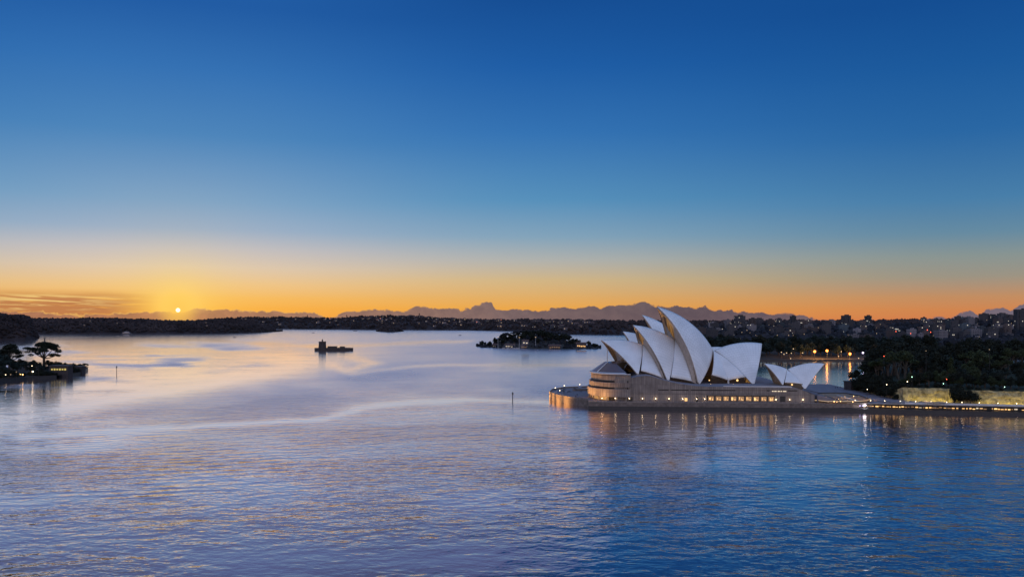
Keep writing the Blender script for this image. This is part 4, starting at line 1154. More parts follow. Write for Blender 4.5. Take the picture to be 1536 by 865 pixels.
def hall(ax, P, main=True):
    th = 1.0
    s1, g1, c1 = sail(ax, P['t1'], P['f1'], P['e1'], 75, th)
    s2, g2, c2 = sail(ax, P['t2'], P['f2'], P['e2'], 75, th, glass=True, gu=2, vlo=.55)
    s3, g3, c3 = sail(ax, P['t3'], P['f3'], P['e3'], 75, th, glass=True, gu=2, vlo=.5)
    s4, g4, c4 = sail(ax, P['t4'], P['f4'], P['e4'], 75, th, glass=True, gu=3, vlo=.0)
    if main:
        s1['label'] = 'lowest sail roof, leaning out over the rounded foyer'; s2['label'] = 'middle sail roof of the front hall'
        s3['label'] = 'tallest sail roof of the front hall'; s4['label'] = 'sail roof of the front hall opening the other way'
    # side shells between the sails
    for A, B, D, f, g in ((P['e1'], P['a1'], P['b1'], P['f2'], g2), (P['e2'], P['a2'], P['b2'], P['f3'], g3)):
        gr, c = side(ax, A, B, D, 70)
        edge = gr[-1]                       # from D up to A
        rim = [p + (c-p).normalized()*2.2 for p in g[1]]; rim = rim[:int(len(rim)*.80)]
        e2 = [q + Vector((0, .6, -.3)) for q in edge]
        ruled(ax, sample(e2, 11), sample(rim, 11), 'concrete', 'louvre_wall')
        # glazing under the arch
        q0 = Vector(B); q1 = Vector(D)
        ruled(ax, [Vector((q0.x, q0.y+1.2, q0.z-.2)).lerp(Vector((q1.x, q1.y+1.2, q1.z-.2)), i/6) for i in range(7)],
                  [Vector((q0.x, q0.y+1.6, 13.0)).lerp(Vector((q1.x, q1.y+1.6, 13.0)), i/6) for i in range(7)], 'arch_dark', 'arch_glass')
    # two facing side shells between the tallest sail and the one opening the other way
    J = Vector(P['e3']); S = Vector(P['s']); n3 = Vector(P['k3']); n4 = Vector(P['k4'])
    J2 = J + Vector((0,-.6,-.6))
    side(ax, J2, n3, S, 60); side(ax, J2, S, n4, 60)
    for a, b in ((n3, S), (S, n4)):
        zb = 13.2
        ruled(ax, [a.lerp(b, i/8)+Vector((0,1.6,0)) for i in range(9)], [Vector((a.lerp(b, i/8).x, a.lerp(b, i/8).y+1.8, zb)) for i in range(9)], 'arch_dark', 'arch_glass')
    mb = MB()
    for sg in (1,-1):
        p = ax.W(Vector((S.x, S.y*sg, 0))); mb.tube((p.x,p.y,12.5), (p.x,p.y,S.z+.5), .9, .5, 'tile', 8)
    opart(mb, 'side_pier')
    return g1, c1

CH = Axis((123.5, 615.0), 8.0)
L = CH.L
P = dict(t1=L(901.8,509.8,0), f1=L(957.5,562.5,-22.5), e1=Vector((-31.5,0,40.6)),
         t2=L(949.4,487.3,0), f2=L(1002.5,574.5,-25), e2=Vector((-8,0,43.8)),
         t3=L(985.5,459.7,0), f3=L(1048,578.5,-26), e3=L(1069.5,524,0),
         t4=L(1143,514.8,0), f4=L(1131,578.5,-25), e4=L(1071.5,525,0),
         a1=L(961.5,555.5,-21), b1=L(993,566,-23), a2=L(1006.5,565.5,-24), b2=L(1038,571.5,-25),
         s=L(1092.5,570,-21.5), k3=L(1068,562,-23), k4=L(1118.5,565,-22.5))
g1, c1 = hall(CH, P)

# ---- glass foyer under the lowest sail: upright glass, then a flared hood
def north_glass():
    col = [p + (c1-p).normalized()*1.4 for p in g1[3]]
    n = len(col)-1
    top = [(p.x, p.y, p.z) for p in col[int(n*.30):]]            # from low near side up to the ridge
    near = [Vector(p) for p in top]
    mb = MB(); g = mb.slot('foyer_glass'); ns = 12
    for p in near:
        for s in range(ns+1): f = 1-2*s/ns; mb.v.append(tuple(CH.W(Vector((p.x - 0.0, p.y*f, p.z)))))
    for j in range(len(near)-1):
        for s in range(ns):
            a = j*(ns+1)+s; mb.face((a, a+1, a+ns+2, a+ns+1), g, [(s/ns, j/n),((s+1)/ns, j/n),((s+1)/ns,(j+1)/n),(s/ns,(j+1)/n)])
    gw = opart(mb, 'glass_wall')
    # flared hood of glass: fans from the upright glass down and out over the foyer
    mb = MB(); g = mb.slot('hood_glass'); t0 = near[0].x; zt = 29.0; nb_ = 14
    up = []; dn = []
    for i in range(nb_+1):
        a = -math.pi/2 - math.pi*i/nb_ if False else math.pi*(-.5 + i/nb_)
        y = math.sin(a); x = -math.cos(a)
        up.append(Vector((t0-7.5 + x*5.0, y*13.0, zt - abs(y)*1.0)))
        dn.append(Vector((t0-3.0 + x*19.0, y*22.5, 22.3)))
    for a, b in zip(up, dn):
        for s in range(4): q = a.lerp(b, s/3); mb.v.append(tuple(CH.W(q)))
    for i in range(nb_):
        for s in range(3):
            a = i*4+s; mb.face((a, a+1, a+5, a+4), g, [(0,0)]*4)
    k = len(mb.v)
    for a in up: mb.v.append(tuple(CH.W(a)))
    mb.v.append(tuple(CH.W(Vector((t0+4, 0, zt+1)))))
    for i in range(nb_): mb.face((k+i, k+i+1, k+nb_+1), g, [(0,0)]*3)
    opart(mb, 'glass_hood', gw)
    mb = MB()
    tp = CH.W(Vector((up[5].x-.2, up[5].y, 38.0))); mb.tube(tp, CH.W(up[5]+Vector((-.2,0,.2))), .35, .35, 'pale_concrete', 6)
    mb.tube(CH.W(up[5]+Vector((-.2,0,.2))), CH.W(dn[5]+Vector((-.2,0,.3))), .4, .4, 'pale_concrete', 6)
    opart(mb, 'mullion', gw)
mat('hood_glass', (0.10, 0.075, 0.085), 0.22, spec=.6)
north_glass()

# ---- the second hall behind
OT = Axis((121.0, 675.5), -3.0)
def sc_pt(p, zt=None, k=.88):
    q = Vector((p[0]*k, p[1]*.86, 14+(p[2]-14)*k)); 
    if zt: q.z = zt
    return q
Lo = OT.L
P2 = {k: sc_pt(q) for k, q in P.items()}
P2['t3'] = Lo(963,472,0); P2['t2'] = Lo(934.5,496.8,0); P2['t1'] = Vector((-47,0,38)); P2['e1'] = Vector((-24,0,36.5))
P2['e4'] = P2['e3'] + Vector((.8,0,-.3)); P2['t4'] = Vector((48,0,36.5))
hall(OT, P2, False)

# ---- restaurant shells
RA = Axis((190.0, 591.0), -3.0); Lr = RA.L
rt1, rf1, re1 = Lr(1146.6,545,0), Lr(1174.5,578,-12.5), Lr(1180.5,553.2,0)
rt2, rf2, re2 = Lr(1237,545.3,0), Lr(1207.5,584.2,-12.5), Lr(1181.5,553.6,0)
sh, _, _ = sail(RA, rt1, rf1, re1, 48, .8, glass=True, gu=6, vlo=0.0, gm='foyer_glass', pedestal=False); sh['label'] = 'small sail roof pointing at the big hall'
sh, _, _ = sail(RA, rt2, rf2, re2, 52, .8, glass=True, gu=6, vlo=0.0, gm='blue_glass' if 'blue_glass' in MATS else 'foyer_glass', pedestal=False); sh['label'] = 'small sail roof pointing at the gardens'
side(RA, re1+Vector((0,-.3,-.5)), Lr(1177,573.5,-11.5), Lr(1203.5,575.5,-11.0), 45, .5)
ruled(RA, [Lr(1177,573.5,-10.5).lerp(Lr(1204,575.5,-10.5), i/4) for i in range(5)], [Vector((Lr(1177,573.5,-10.5).lerp(Lr(1204,575.5,-10.5), i/4).x, -10.4, 11.5)) for i in range(5)], 'arch_dark', 'arch_glass')
# small lamps glowing behind the arch glazing
for px, py, w, m, r in ((1064,570,-19,'lamp_warm',.45),(1066,576,-20,'lamp_warm',.35),(1106,570,-19,'lamp_warm',.75),(1100,576,-21,'lamp_warm',.3),(1083,576.5,-20.5,'lamp_warm',.3),(1116,577,-20,'lamp_warm',.3),(1074,577,-21,'lamp_warm',.3)):
    q = CH.L(px, py, w-5.5); mb = MB(); mb.ball(tuple(CH.W(q)), r, 'window_gold', 8); opart(mb, 'ceiling_lamp')
q = Lr(1188,576.5,-12.5); mb = MB(); mb.ball(tuple(RA.W(q)), .6, 'window_gold', 8); opart(mb, 'ceiling_lamp')

# ---- wide steps down to the forecourt
def steps():
    mb = MB(); ns = 16; a0 = 148.0
    for i in range(ns):
        z = 9.4 - i*(9.4-5.0)/ns; a = a0 + i*1.0
        if i < 99:
            mb.prism([Q(a, WALLB+.6), Q(a+1.0, WALLB+.6), Q(a+1.0, 112), Q(a, 112)], DECK+.004, z, 'paving')
    tag(mb.build('grand_steps'), 'wide stone steps descending from podium to forecourt', 'steps')
steps()

# ------------------------------------------------------------------ quay lamps: white globes on posts
def lamp_proto(label):
    t = empty('quay_lamp', (0,0,0), label, 'lamp', 'globe lamps along the podium wall')
    mb = MB(); mb.tube((0,0,0), (0,0,1.75), .09,.07,'dark_metal',6); mb.build('post', t)
    mb = MB(); mb.ball((0,0,2.0), .25, 'lamp_white', 8); mb.build('globe', t); return t
lp = None
for k, px in enumerate([903,923,944,963.7,983.5,1003.5,1024,1045,1057,1164,1184.5,1204.5]):
    a, Pq = wallpt(px, 1.2); loc = (Pq.x, Pq.y, DECK)
    lab = 'white globe lamp before the podium wall, %s from the left' % ORD[k]
    if lp is None: lp = lamp_proto(lab); lp.location = loc
    else: copy_tree(lp, loc, 0, lab)
for k, (x, y) in enumerate(((33,626),(31,650),(39,672),(52,684),(66,688))):
    o = copy_tree(lp, (x+1.5, y, DECK+.8), 0, 'white globe lamp on the rounded platform, %s from its left' % ORD[k]); o['group'] = 'globe lamps on the rounded platform'

# warm floodlights washing the platform wall and the rounded foyer
def spot(name, loc, target, energy, col, deg=70, r=.3):
    l = bpy.data.lights.new(name, 'SPOT'); l.energy = energy; l.color = col; l.shadow_soft_size = r; l.spot_size = R(deg); l.spot_blend = .8
    o = bpy.data.objects.new(name, l); C.objects.link(o); o.location = loc
    o.rotation_euler = (Vector(target)-Vector(loc)).to_track_quat('-Z', 'Y').to_euler(); return o
WARM = (1.0, .50, .14)
for x, y, tx, ty in ((22,626,30,626),(22.5,640,30,640),(26,611,33,612),(31,598,38,600)):
    spot('flood_light', (x, y, 1.6), (tx, ty, 2.6), 9000, WARM, 100)
for x, y, z, tx, ty, tz, e in ((51.8,573,5.3,59,580,9,6000),(50.5,583,5.8,56,586,14,8000),(47,592,5.8,55,594,14,12000),(45,606,5.8,55,604,14,12000),(56,569.5,5.3,62,576,14,7000)):
    spot('flood_light', (x, y, z), (tx, ty, tz), e*.75, WARM, 110)
# warm light washing up inside the sail mouths
for px, py, w, e, tp in ((1001,497,1,5000,(985.5,459.7)),(961,509,1,2500,(949.4,487.3)),(922,545,0,1500,(903,512))):
    q = CH.W(CH.L(px, py, w)); tq = CH.W(CH.L(tp[0], tp[1], 0)) ; spot('mouth_light', q, tq, e, (1.0, .55, .2), 75, .6)

# ------------------------------------------------------------------ rounded platform details
def parasol(loc, label, m='white_paint', s=1.0, group='closed and open parasols on the platform'):
    t = empty('parasol', loc, label, 'parasol', group)
    mb = MB(); mb.tube((0,0,0), (0,0,2.6*s), .06,.05,'grey_metal',5); mb.build('pole', t)
    mb = MB(); mb.lathe((0,0,2.1*s), [(1.7*s,0),(1.72*s,.08),(.1,.8*s)], m, 8); mb.build('canopy', t); return t
def person_mesh(seed):
    random.seed(seed); me = bpy.data.meshes.new('person')
    st = random.uniform(.12,.34)
    V = [(0,0,.95),(0,0,1.2),(0,0,1.45),(0,0,1.55),(0,0,1.68),(-.2,0,1.42),(-.27,.02,1.15),(-.25,-.08,.88),(.2,0,1.42),(.27,-.02,1.15),(.25,.1,.9),(-.1,0,.9),(-.11,-st*.5,.5),(-.12,-st,.06),(.1,0,.9),(.11,st*.5,.5),(.12,st*.8,.06),(-.12,-st-.14,.03),(.12,st*.8-.14,.03),(0,0,1.76)]
    E = [(0,1),(1,2),(2,3),(3,4),(4,19),(2,5),(5,6),(6,7),(2,8),(8,9),(9,10),(0,11),(11,12),(12,13),(13,17),(0,14),(14,15),(15,16),(16,18)]
    rad = [.16,.15,.15,.06,.10,.07,.055,.04,.07,.055,.04,.10,.075,.05,.10,.075,.05,.04,.04,.09]
    me.from_pydata(V, E, []); o = bpy.data.objects.new('person', me); C.objects.link(o)
    md = o.modifiers.new('skin', 'SKIN')
    for i, s in enumerate(me.skin_vertices[0].data): s.radius = (rad[i], rad[i]); s.use_root = i == 0
    o.modifiers.new('sub', 'SUBSURF').levels = 1
    dg = bpy.context.evaluated_depsgraph_get(); m2 = bpy.data.meshes.new_from_object(o.evaluated_get(dg))
    bpy.data.objects.remove(o); m2.materials.append(MATS['cloth_dark']); return m2
try: PM = [person_mesh(1), person_mesh(2)]
except Exception as e: PM = []; print('person', e)
def person(loc, label, rz=0, k=0):
    if not PM: return
    o = bpy.data.objects.new('person', PM[k % 2]); C.objects.link(o); o.location = loc; o.rotation_euler = (0,0,rz); tag(o, label, 'person')
for k, (x, y) in enumerate(((37,628),(38.5,640),(41,622),(47,650))):
    parasol((x, y, DECK), 'dark folded parasol on the rounded platform, %s from the quay edge' % ORD[k], 'dark_metal', 1.0)
for k, (x, y) in enumerate(((58,655),(66,660),(52,664))):
    parasol((x, y, DECK), 'open white parasol on the platform, %s in line' % ORD[k], 'white_paint', 1.0)
for k, (x, y) in enumerate(((38,634),(40.5,634.6),(46,612),(44,598),(51,640))):
    person((x, y, DECK), ['person in dark clothes walking at the left of the platform','person in dark clothes beside another on the platform','person in dark clothes in the middle of the platform','person in dark clothes near the platform water edge','person in dark clothes far back on the platform'][k], k, k)
a, Pq = wallpt(1047, 3.0); person((Pq.x, Pq.y, DECK), 'person in dark clothes walking past the podium wall', 1.2, 0)
a, Pq = wallpt(930, 4.0); person((Pq.x, Pq.y, DECK), 'person in dark clothes near the rounded foyer on the quay', 1.8, 1)
for k, (px, py) in enumerate(((1256,580.5),(1261,580.5),(1253,581),(1269,581))):
    Y = ywater(py+1.5, 5.0); person(at(px, Y, 5.0), 'person in dark clothes on the forecourt, %s of four' % ORD[k], k, k)

# low wall and planter block on the platform
mb = MB(); mb.prism([(47,655),(80,662),(80,665),(46,659)], DECK+.004, DECK+1.6, 'granite'); tag(mb.build('low_wall'), 'long low stone wall across the back of the platform', 'wall')

# ------------------------------------------------------------------ forecourt, lower concourse, promenade
E0 = Vector((197.0, 554.0)); E1 = Vector((311.0, 526.0)); eu = (E1-E0).normalized(); ev = Vector((-eu.y, eu.x))
def G(a, b): p = E0 + eu*a + ev*b; return (p.x, p.y)
def promenade():
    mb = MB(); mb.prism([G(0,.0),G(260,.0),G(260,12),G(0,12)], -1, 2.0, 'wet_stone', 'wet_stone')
    tag(mb.build('lower_quay'), 'dark lower quay edge along the promenade', 'quay', kind='structure')
    cl = [(262,712),(263,650),(259,600),(259.5,574),(282,560),(290,547),(318,538.5),(380,522)]
    mb = MB(); mb.prism([G(52,9.5),G(260,9.5),(420,512),(420,560),(318,560),(290,566),(282,580),(259.5,620),(263,720),(225,720),(225,600)], 2.004, 5.0, 'granite', 'paving')
    tag(mb.build('promenade'), 'grey paved upper promenade curving toward the gardens', 'pavement', kind='structure')
    mb = MB(); mb.prism([G(52,9.3),G(230,9.3),G(230,9.49),G(52,9.49)], 4.8, 5.9, 'pale_concrete')
    tag(mb.build('promenade_parapet'), 'low pale parapet along the upper promenade edge', 'parapet')
promenade()
# bar under the promenade: a band of little lit bays
def bar():
    t = empty('waterfront_bar', (*G(18, 9), 2.0), 'long waterfront bar with a row of small warm lights under the promenade', 'bar')
    bo = Vector((*G(18,9), 2.0))
    def part(mb, n): o = mb.build(n); o.parent = t; o.location = -bo; return o
    mb = MB(); mb.prism([G(12,8.6),G(175,8.6),G(175,9.2),G(12,9.2)], 2.02, 4.7, 'dark_recess'); part(mb, 'back_wall')
    mb = MB(); mb.prism([G(12,6.0),G(175,6.0),G(175,9.2),G(12,9.2)], 4.72, 4.95, 'concrete'); part(mb, 'roof')
    random.seed(77); a = 16.0
    n = 0
    while a < 150 and n < 95:
        w = random.uniform(.5, 1.9); dens = 1.0 if a < 75 else .75
        if random.random() < dens:
            m = random.choices(['window_gold','window_warm','window_white','window_dim'], (22,44,5,29))[0]
            if 22 < a < 27: m = 'window_violet'
            z0 = 2.5+random.random()*.4; mb = MB(); mb.prism([G(a,8.4),G(a+w,8.4),G(a+w,8.55),G(a,8.55)], z0, z0+random.uniform(.3,.8), m); part(mb, 'lit_bay'); n += 1
        a += w + random.uniform(.2, 1.1)
bar()
# tables' shades on the lower quay
random.seed(15)
for k in range(14):
    a = 62+k*6.5; parasol((*G(a, 4.5), 2.0), 'small dark parasol on the lower quay, %s from the left' % ORD[k], 'cloth_dark', .9, 'parasols along the lower quay')
# ship-like slanted canopy on the upper promenade edge
Ys = 545; c0 = at(1402, Ys, 5.0); t = empty('event_canopy', c0, 'small boat shaped lit canopy on the promenade edge', 'canopy')
mb = MB(); mb.prism([(-6,-1),(5.5,-1.2),(6.5,0),(5.5,1.2),(-6,1)], 1.4, 1.7, 'concrete'); mb.build('deck_roof', t)
mb = MB(); mb.tube((-6.6,0,2.2), (-1,0,1.3), .25, .2, 'far_light', 6); mb.build('light_tube', t)
mb = MB()
for x in (-5,-1,3,5.5): mb.tube((x,-.8,0), (x,-.8,1.4), .08,.08,'dark_metal',5)
mb.build('legs_frame', t)

# lamps on the promenade edge
for k in range(11):
    px = [1327,1350.5,1373.5,1396.5,1420,1443,1469,1497,1525,1306,1283][k]
    # intersect column with the promenade edge line
    W = Vector(G(0, 10.2)); kk = (px-768)/F; a = (kk*W.y-W.x)/(eu.x-kk*eu.y); p = W+eu*a
    order = sorted([1327,1350.5,1373.5,1396.5,1420,1443,1469,1497,1525,1306,1283]).index(px)
    if px < 1320: p = W+eu*a; 
    o = copy_tree(lp, (p.x, p.y, 5.0), 0, 'white globe lamp on the promenade edge, %s from the left' % ORD[order]); o['group'] = 'globe lamps along the promenade edge'; o.scale = (1,1,.75)
# strong white work light at the quay
Wf = Vector(G(0, 5.0)); kk = (1297-768)/F; a = (kk*Wf.y-Wf.x)/(eu.x-kk*eu.y); pf = Wf+eu*a
t = empty('work_light', (pf.x, pf.y, 2.0), 'bright white work light low on the quay edge', 'lamp')
mb = MB(); mb.tube((0,0,0), (0,0,1.6), .07,.07,'dark_metal',6); mb.build('stand', t)
mb = MB(); mb.box((0,0,1.85), (1.6,.35,.6), 'lamp_flood'); mb.build('lamp_head', t)

# sunken lower concourse: curved lit opening in the forecourt
def concourse():
    t = empty('lower_concourse', (222, 572, 4.5), 'curved sunken concourse with glowing warm walls and lit rails', 'concourse')
    tb = Vector((222,572,4.5))
    def part(mb, n): o = mb.build(n); o.parent = t; o.location = -tb; return o
    def pz(px, py, z): Y = ywater(py, z); return at(px, Y, z)
    z1 = 4.9
    outline = [(1217,597),(1221,592.5),(1232,590.5),(1252,590),(1270,590.8),(1290,594.5),(1306,600),(1300,603.2),(1282,604.2),(1240,604.2),(1222,602)]
    P0 = [pz(x, y, z1) for x, y in outline]
    mb = MB(); mb.prism([(p.x, p.y) for p in P0], DECK+.004, DECK+.72, 'amber_floor'); part(mb, 'lit_floor')
    mb = MB(); n = len(P0)
    for i in range(n-1):
        a, b = P0[i], P0[i+1]
        if i >= 6: mb.tube((a.x,a.y,DECK+1.5), (b.x,b.y,DECK+1.5), .16,.16,'far_light',6)
        d = Vector((b.x-a.x, b.y-a.y)).normalized(); nn = Vector((-d.y, d.x))*.3
        mb.prism([(a.x,a.y),(b.x,b.y),(b.x+nn.x,b.y+nn.y),(a.x+nn.x,a.y+nn.y)], DECK+.73, DECK+1.3, 'dark_recess')
    part(mb, 'rim_wall')
    for k, (xa, ya, xb, yb) in enumerate(((1255,592.2,1287,601),(1236,593,1262,600.5))):
        a = pz(xa, ya, 6.0); b = pz(xb, yb, 6.0); d = Vector((b.x-a.x, b.y-a.y)).normalized(); nn = Vector((-d.y, d.x))*1.3
        mb = MB(); mb.prism([(a.x,a.y),(b.x,b.y),(b.x+nn.x,b.y+nn.y),(a.x+nn.x,a.y+nn.y)], 5.3, 6.0, 'pale_concrete' if k == 0 else 'dark_recess'); part(mb, 'stair_wall')
    random.seed(3)
    for k in range(34):
        s = random.random(); px = 1221+s*68; py = random.uniform(593.5, 602.5); p = pz(px, py, 6)
        mb = MB(); mb.ball((p.x, p.y, 6.0), random.uniform(.14,.28), random.choice(['lamp_warm','far_light','window_gold']), 6); part(mb, 'rail_lamp')
concourse()
emat('dummy', (1,1,1), 1)
spot('concourse_light', (210, 572, 11.0), (212, 578, 5), 5000, (1.0,.55,.2), 120)
spot('concourse_light', (226, 572, 11.0), (228, 578, 5), 5000, (1.0,.55,.2), 120)
spot('concourse_light', (240, 570, 10.0), (238, 576, 5), 2500, (1.0,.55,.2), 110)

# gatehouse
t = empty('gatehouse', at(1285, ywater(584, 5.0), 5.0), 'low dark stone gatehouse with flat roof by the cove shore', 'building'); t.rotation_euler = (0,0,.25)
mb = MB(); mb.box((0,0,3), (16,9,6), 'fort_stone'); mb.build('wall', t)
mb = MB(); mb.box((0,0,6.35), (17,10,.6), 'dark_metal'); mb.build('roof', t)
for k in range(3): mb = MB(); mb.box((2+k*2.2,-4.55,3.4), (.9,.12,1.9), 'window_dim' if k == 1 else 'dark_recess'); mb.build('window', t)

# ------------------------------------------------------------------ gardens: cliff, lawn, trees
CL = [(263,668),(262,640),(259,610),(259,590),(259.5,574.5),(266,568),(274,563.5),(282,560),(287,552),(294,546.5),(305,542),(318,538.6),(340,532.5),(380,522),(430,508)]
def cliff_top(y): return 13.6 if y < 573 else (7.0 if y > 600 else 13.6-(y-573)/27*6.6)
def garden_h(x, y):
    d = min(seg_dist((x, y), a, b) for a, b in zip(CL, CL[1:]))
    return cliff_top(y if x < 275 else 500)*max(0, 1-d/25) + 13.8*min(1, d/25) + min(d, 220)*.05 + 1.2*mnoise.noise(Vector((x*.03, y*.03, 2)))
def gardens():
    mb = MB(); c = mb.slot('cliff'); g = mb.slot('turf')
    fine = []
    for a, b in zip(CL, CL[1:]):
        n = max(1, int(math.hypot(b[0]-a[0], b[1]-a[1])/1.6))
        for i in range(n): fine.append((a[0]+(b[0]-a[0])*i/n, a[1]+(b[1]-a[1])*i/n))
    nz = 8
    for i, (x, y) in enumerate(fine):
        for j in range(nz+1):
            f = j/nz; z = 4.2 + (cliff_top(y)-4.2)*f
            nn = mnoise.fractal(Vector((x*.18, y*.18, z*.35)), 1, 2, 4)
            lx, ly = 0.45, -0.9
            mb.v.append((x + lx*(1.3*nn - 1.1*f), y - .9*(1.3*nn) + 1.0*f, z + (.5*nn if j == nz else 0)))
    for i in range(len(fine)-1):
        for j in range(nz):
            a = i*(nz+1)+j; mb.face((a, a+nz+1, a+nz+2, a+1), c)
    o = mb.build('cliff'); tag(o, 'cut sandstone cliff lit yellow from below beside the promenade', 'cliff', kind='structure')
    mb = MB(); g = mb.slot('turf'); cols = len(fine); rows = 14
    for i, (x, y) in enumerate(fine):
        k0 = (i)*(nz+1)+nz; vx, vy, vz = o.data.vertices[k0].co
        for r in range(rows+1):
            f = (r/rows)**1.6*230; dx = .62; dy = .78
            X = vx+dx*f; Y = vy+dy*f; mb.v.append((X, Y, vz-.02 if r == 0 else garden_h(X, Y)))
    for i in range(cols-1):
        for r in range(rows):
            a = i*(rows+1)+r; mb.face((a, a+rows+1, a+rows+2, a+1), g)
    tag(mb.build('garden_lawn'), 'dark lawn on top of the cliff', 'lawn', kind='structure')
    mb = MB(); mb.prism([(262,669),(420,875),(700,790),(560,470),(430,506),(300,566),(263,620)], -1, 4.0, 'soil'); tag(mb.build('garden_ground'), 'dark ground under the gardens', 'land', kind='structure')
gardens()
# uplights at the foot of the cliff
def cliff_light(x, y, e, col=(1.0,.80,.16)): point('cliff_uplight', (x, y, 5.6), e*.42, col, .3)
for x, y, e in ((260.5,570.5,500),(264,567,900),(270,563.3,420),(274,561,1100),(278,559.3,700),(281,557.6,260)): cliff_light(x, y, e)
for x, y, e in ((293.5,543.8,240),(298,542,800),(304,539.6,380),(309,538.2,900),(315,536.4,520),(320,535,1000),(326,533.4,500),(333,531.4,800)): cliff_light(x, y, e)

random.seed(303)
for k in range(46):
    f = k/46; i0 = f*(len(CL)-1); i1 = int(i0); a, b = CL[i1], CL[min(i1+1, len(CL)-1)]; q = i0-i1
    x = a[0]+(b[0]-a[0])*q; y = a[1]+(b[1]-a[1])*q; d = random.uniform(7, 20); x += .62*d; y += .78*d
    if 1340 < x/y*F+768 < 1372 and d < 12: continue
    tree('round', (x, y, garden_h(x, y)-1.0), random.uniform(.42,.8), random.uniform(0,6), 'small dark tree or bush near the edge of the lawn', 'bushes along the lawn edge', ['leaf_dark','leaf_mid'][k % 2], variant=k % 3)
random.seed(404)
for k in range(20):
    f = (k+random.random())/20; i0 = 4+f*(len(CL)-6); i1 = int(i0); a, b = CL[i1], CL[i1+1]; q = i0-i1
    x = a[0]+(b[0]-a[0])*q + random.uniform(1.2,3); y = a[1]+(b[1]-a[1])*q + random.uniform(1.5,3.5)
    tree('round', (x, y, 13.6-random.uniform(1.0,2.0)), random.uniform(.2,.36), random.uniform(0,6), 'low bush hanging over the top edge of the lit cliff', 'bushes hanging over the cliff edge', ['leaf_dark','leaf_dark'][k % 2], variant=k % 3, name='bush')
random.seed(202)
gl = 0
GT = []
def inside(x, y):
    return min(seg_dist((x, y), a, b) for a, b in zip(CL, CL[1:]))
def garden_tree(px, Y, ytop, kind='round', leaf='leaf_dark', label=None, variant=0, bark='bark'):
    p = at(px, Y); z0 = garden_h(p.x, Y); H = {'round': 14.6, 'umbrella': 20.5, 'cone': 21.5, 'gum': 18.5}[kind]
    s = (zat(ytop, Y)-z0)/H
    return tree(kind, (p.x, Y, z0), max(.45, min(s, 1.9)), random.uniform(0,6), label or 'dense dark garden tree behind the lit cliff', None if label else 'dense trees of the dark gardens', leaf, bark, variant)
garden_tree(1354, 600, 523, 'gum', 'leaf_mid', 'spreading tree with pale forked trunks above the left cliff', 0, 'bark_pale')
garden_tree(1427, 590, 533, 'cone', 'leaf_mid', 'tall conical conifer above the gap in the cliff', 0)
garden_tree(1437, 640, 512, 'cone', 'leaf_dark', 'narrow dark conifer behind the conical one', 1)
tops = [(1296,538),(1310,522),(1330,512),(1350,508),(1380,510),(1410,514),(1440,508),(1470,506),(1500,508),(1530,506),(1570,504)]
for row, (Y0, add, n) in enumerate(((700,0,20),(670,6,20),(640,16,18),(612,30,16),(585,44,12))):
    for k in range(n):
        px = 1302 + (1575-1302)*(k+random.uniform(-.25,.45))/n; Y = Y0 + random.uniform(-14,14)
        p = at(px, Y)
        if row >= 3 and (1338 < px < 1372 or 1418 < px < 1436): continue
        if p.x < 262 + (0 if Y > 574 else 30): continue
        d = inside(p.x, Y)
        if d < 8 or (Y < 575 and p.x < 300): continue
        yt = interp(tops, px) + add + random.uniform(-3, 5)
        garden_tree(px, Y, yt, 'gum' if random.random() < .25 else 'round', ['leaf_dark','leaf_blue','leaf_dark','leaf_mid'][random.randrange(4)] if row > 1 else 'leaf_dark', variant=k % 3)
# shrubs tumbling in front of the cliff gap and its dark left end
for k, (x, y, s) in enumerate(((262,664,.7),(260,650,.75),(259,636,.7),(257,622,.7),(256.5,610,.62),(257,598,.75),(256.5,588,.7),(261,640,1.1),(262,628,1.2),(261,612,1.15),(263,602,1.0),(262,592,1.0),(262,582,.95),(266,650,1.2),(262,655,1.0),(264,577,.6),(283.2,555.0,.95),(286.0,550.5,1.0),(289,546.5,.8),(258,581,.42))):
    tree('round', (x, y, 2.6), s, k, ['dark shrub below the cliff, left of the lit stretch', 'dark shrub filling the unlit gap in the cliff'][int(x > 280)], 'shrubs at the foot of the cliff', 'leaf_dark', variant=k % 3, name='shrub')
# garden lamps
for k, (px, py, m, lab) in enumerate(((1326,526+8,'lamp_red','reddish lamp among the garden trees above the left shrubs'),(1330,576.5,'lamp_white','white lamp at the foot of the dark shrubs'),(1361,572,'lamp_white','white lamp on the lawn above the left lit cliff'),
        (1368,565,'lamp_green','pale lamp on the lawn near the forked tree'),(1415,575,'lamp_green','greenish lamp on the lawn above the cliff gap'),(1420,568.5,'lamp_red','red lamp beside the conical conifer'),
        (1507,580,'lamp_green','greenish lamp above the right lit cliff'),(1518.5,573.5,'lamp_green','green lamp at the far right of the lawn'),(1301,583.5,'lamp_white','white lamp beside the gatehouse'),(1484,524,'far_light','faint lamp high among the right garden trees'),(1389,526,'far_light','faint lamp high among the middle garden trees'))):
    Y = {1326:594,1330:585,1301:600,1484:585,1389:585}.get(px, 0) or (566 if px < 1440 else 553)
    z = zat(py, Y); p = at(px, Y); z0 = min(z-1.5, 5.0 if px in (1330,1301) else garden_h(p.x, Y)-.5)
    t = empty('garden_lamp', (p.x, Y, z0), lab, 'lamp')
    mb = MB(); mb.tube((0,0,0), (0,0,z-z0), .08,.06,'dark_metal',5); mb.build('post', t)
    mb = MB(); mb.ball((0,0,z-z0), .24, m, 8); mb.build('globe', t)

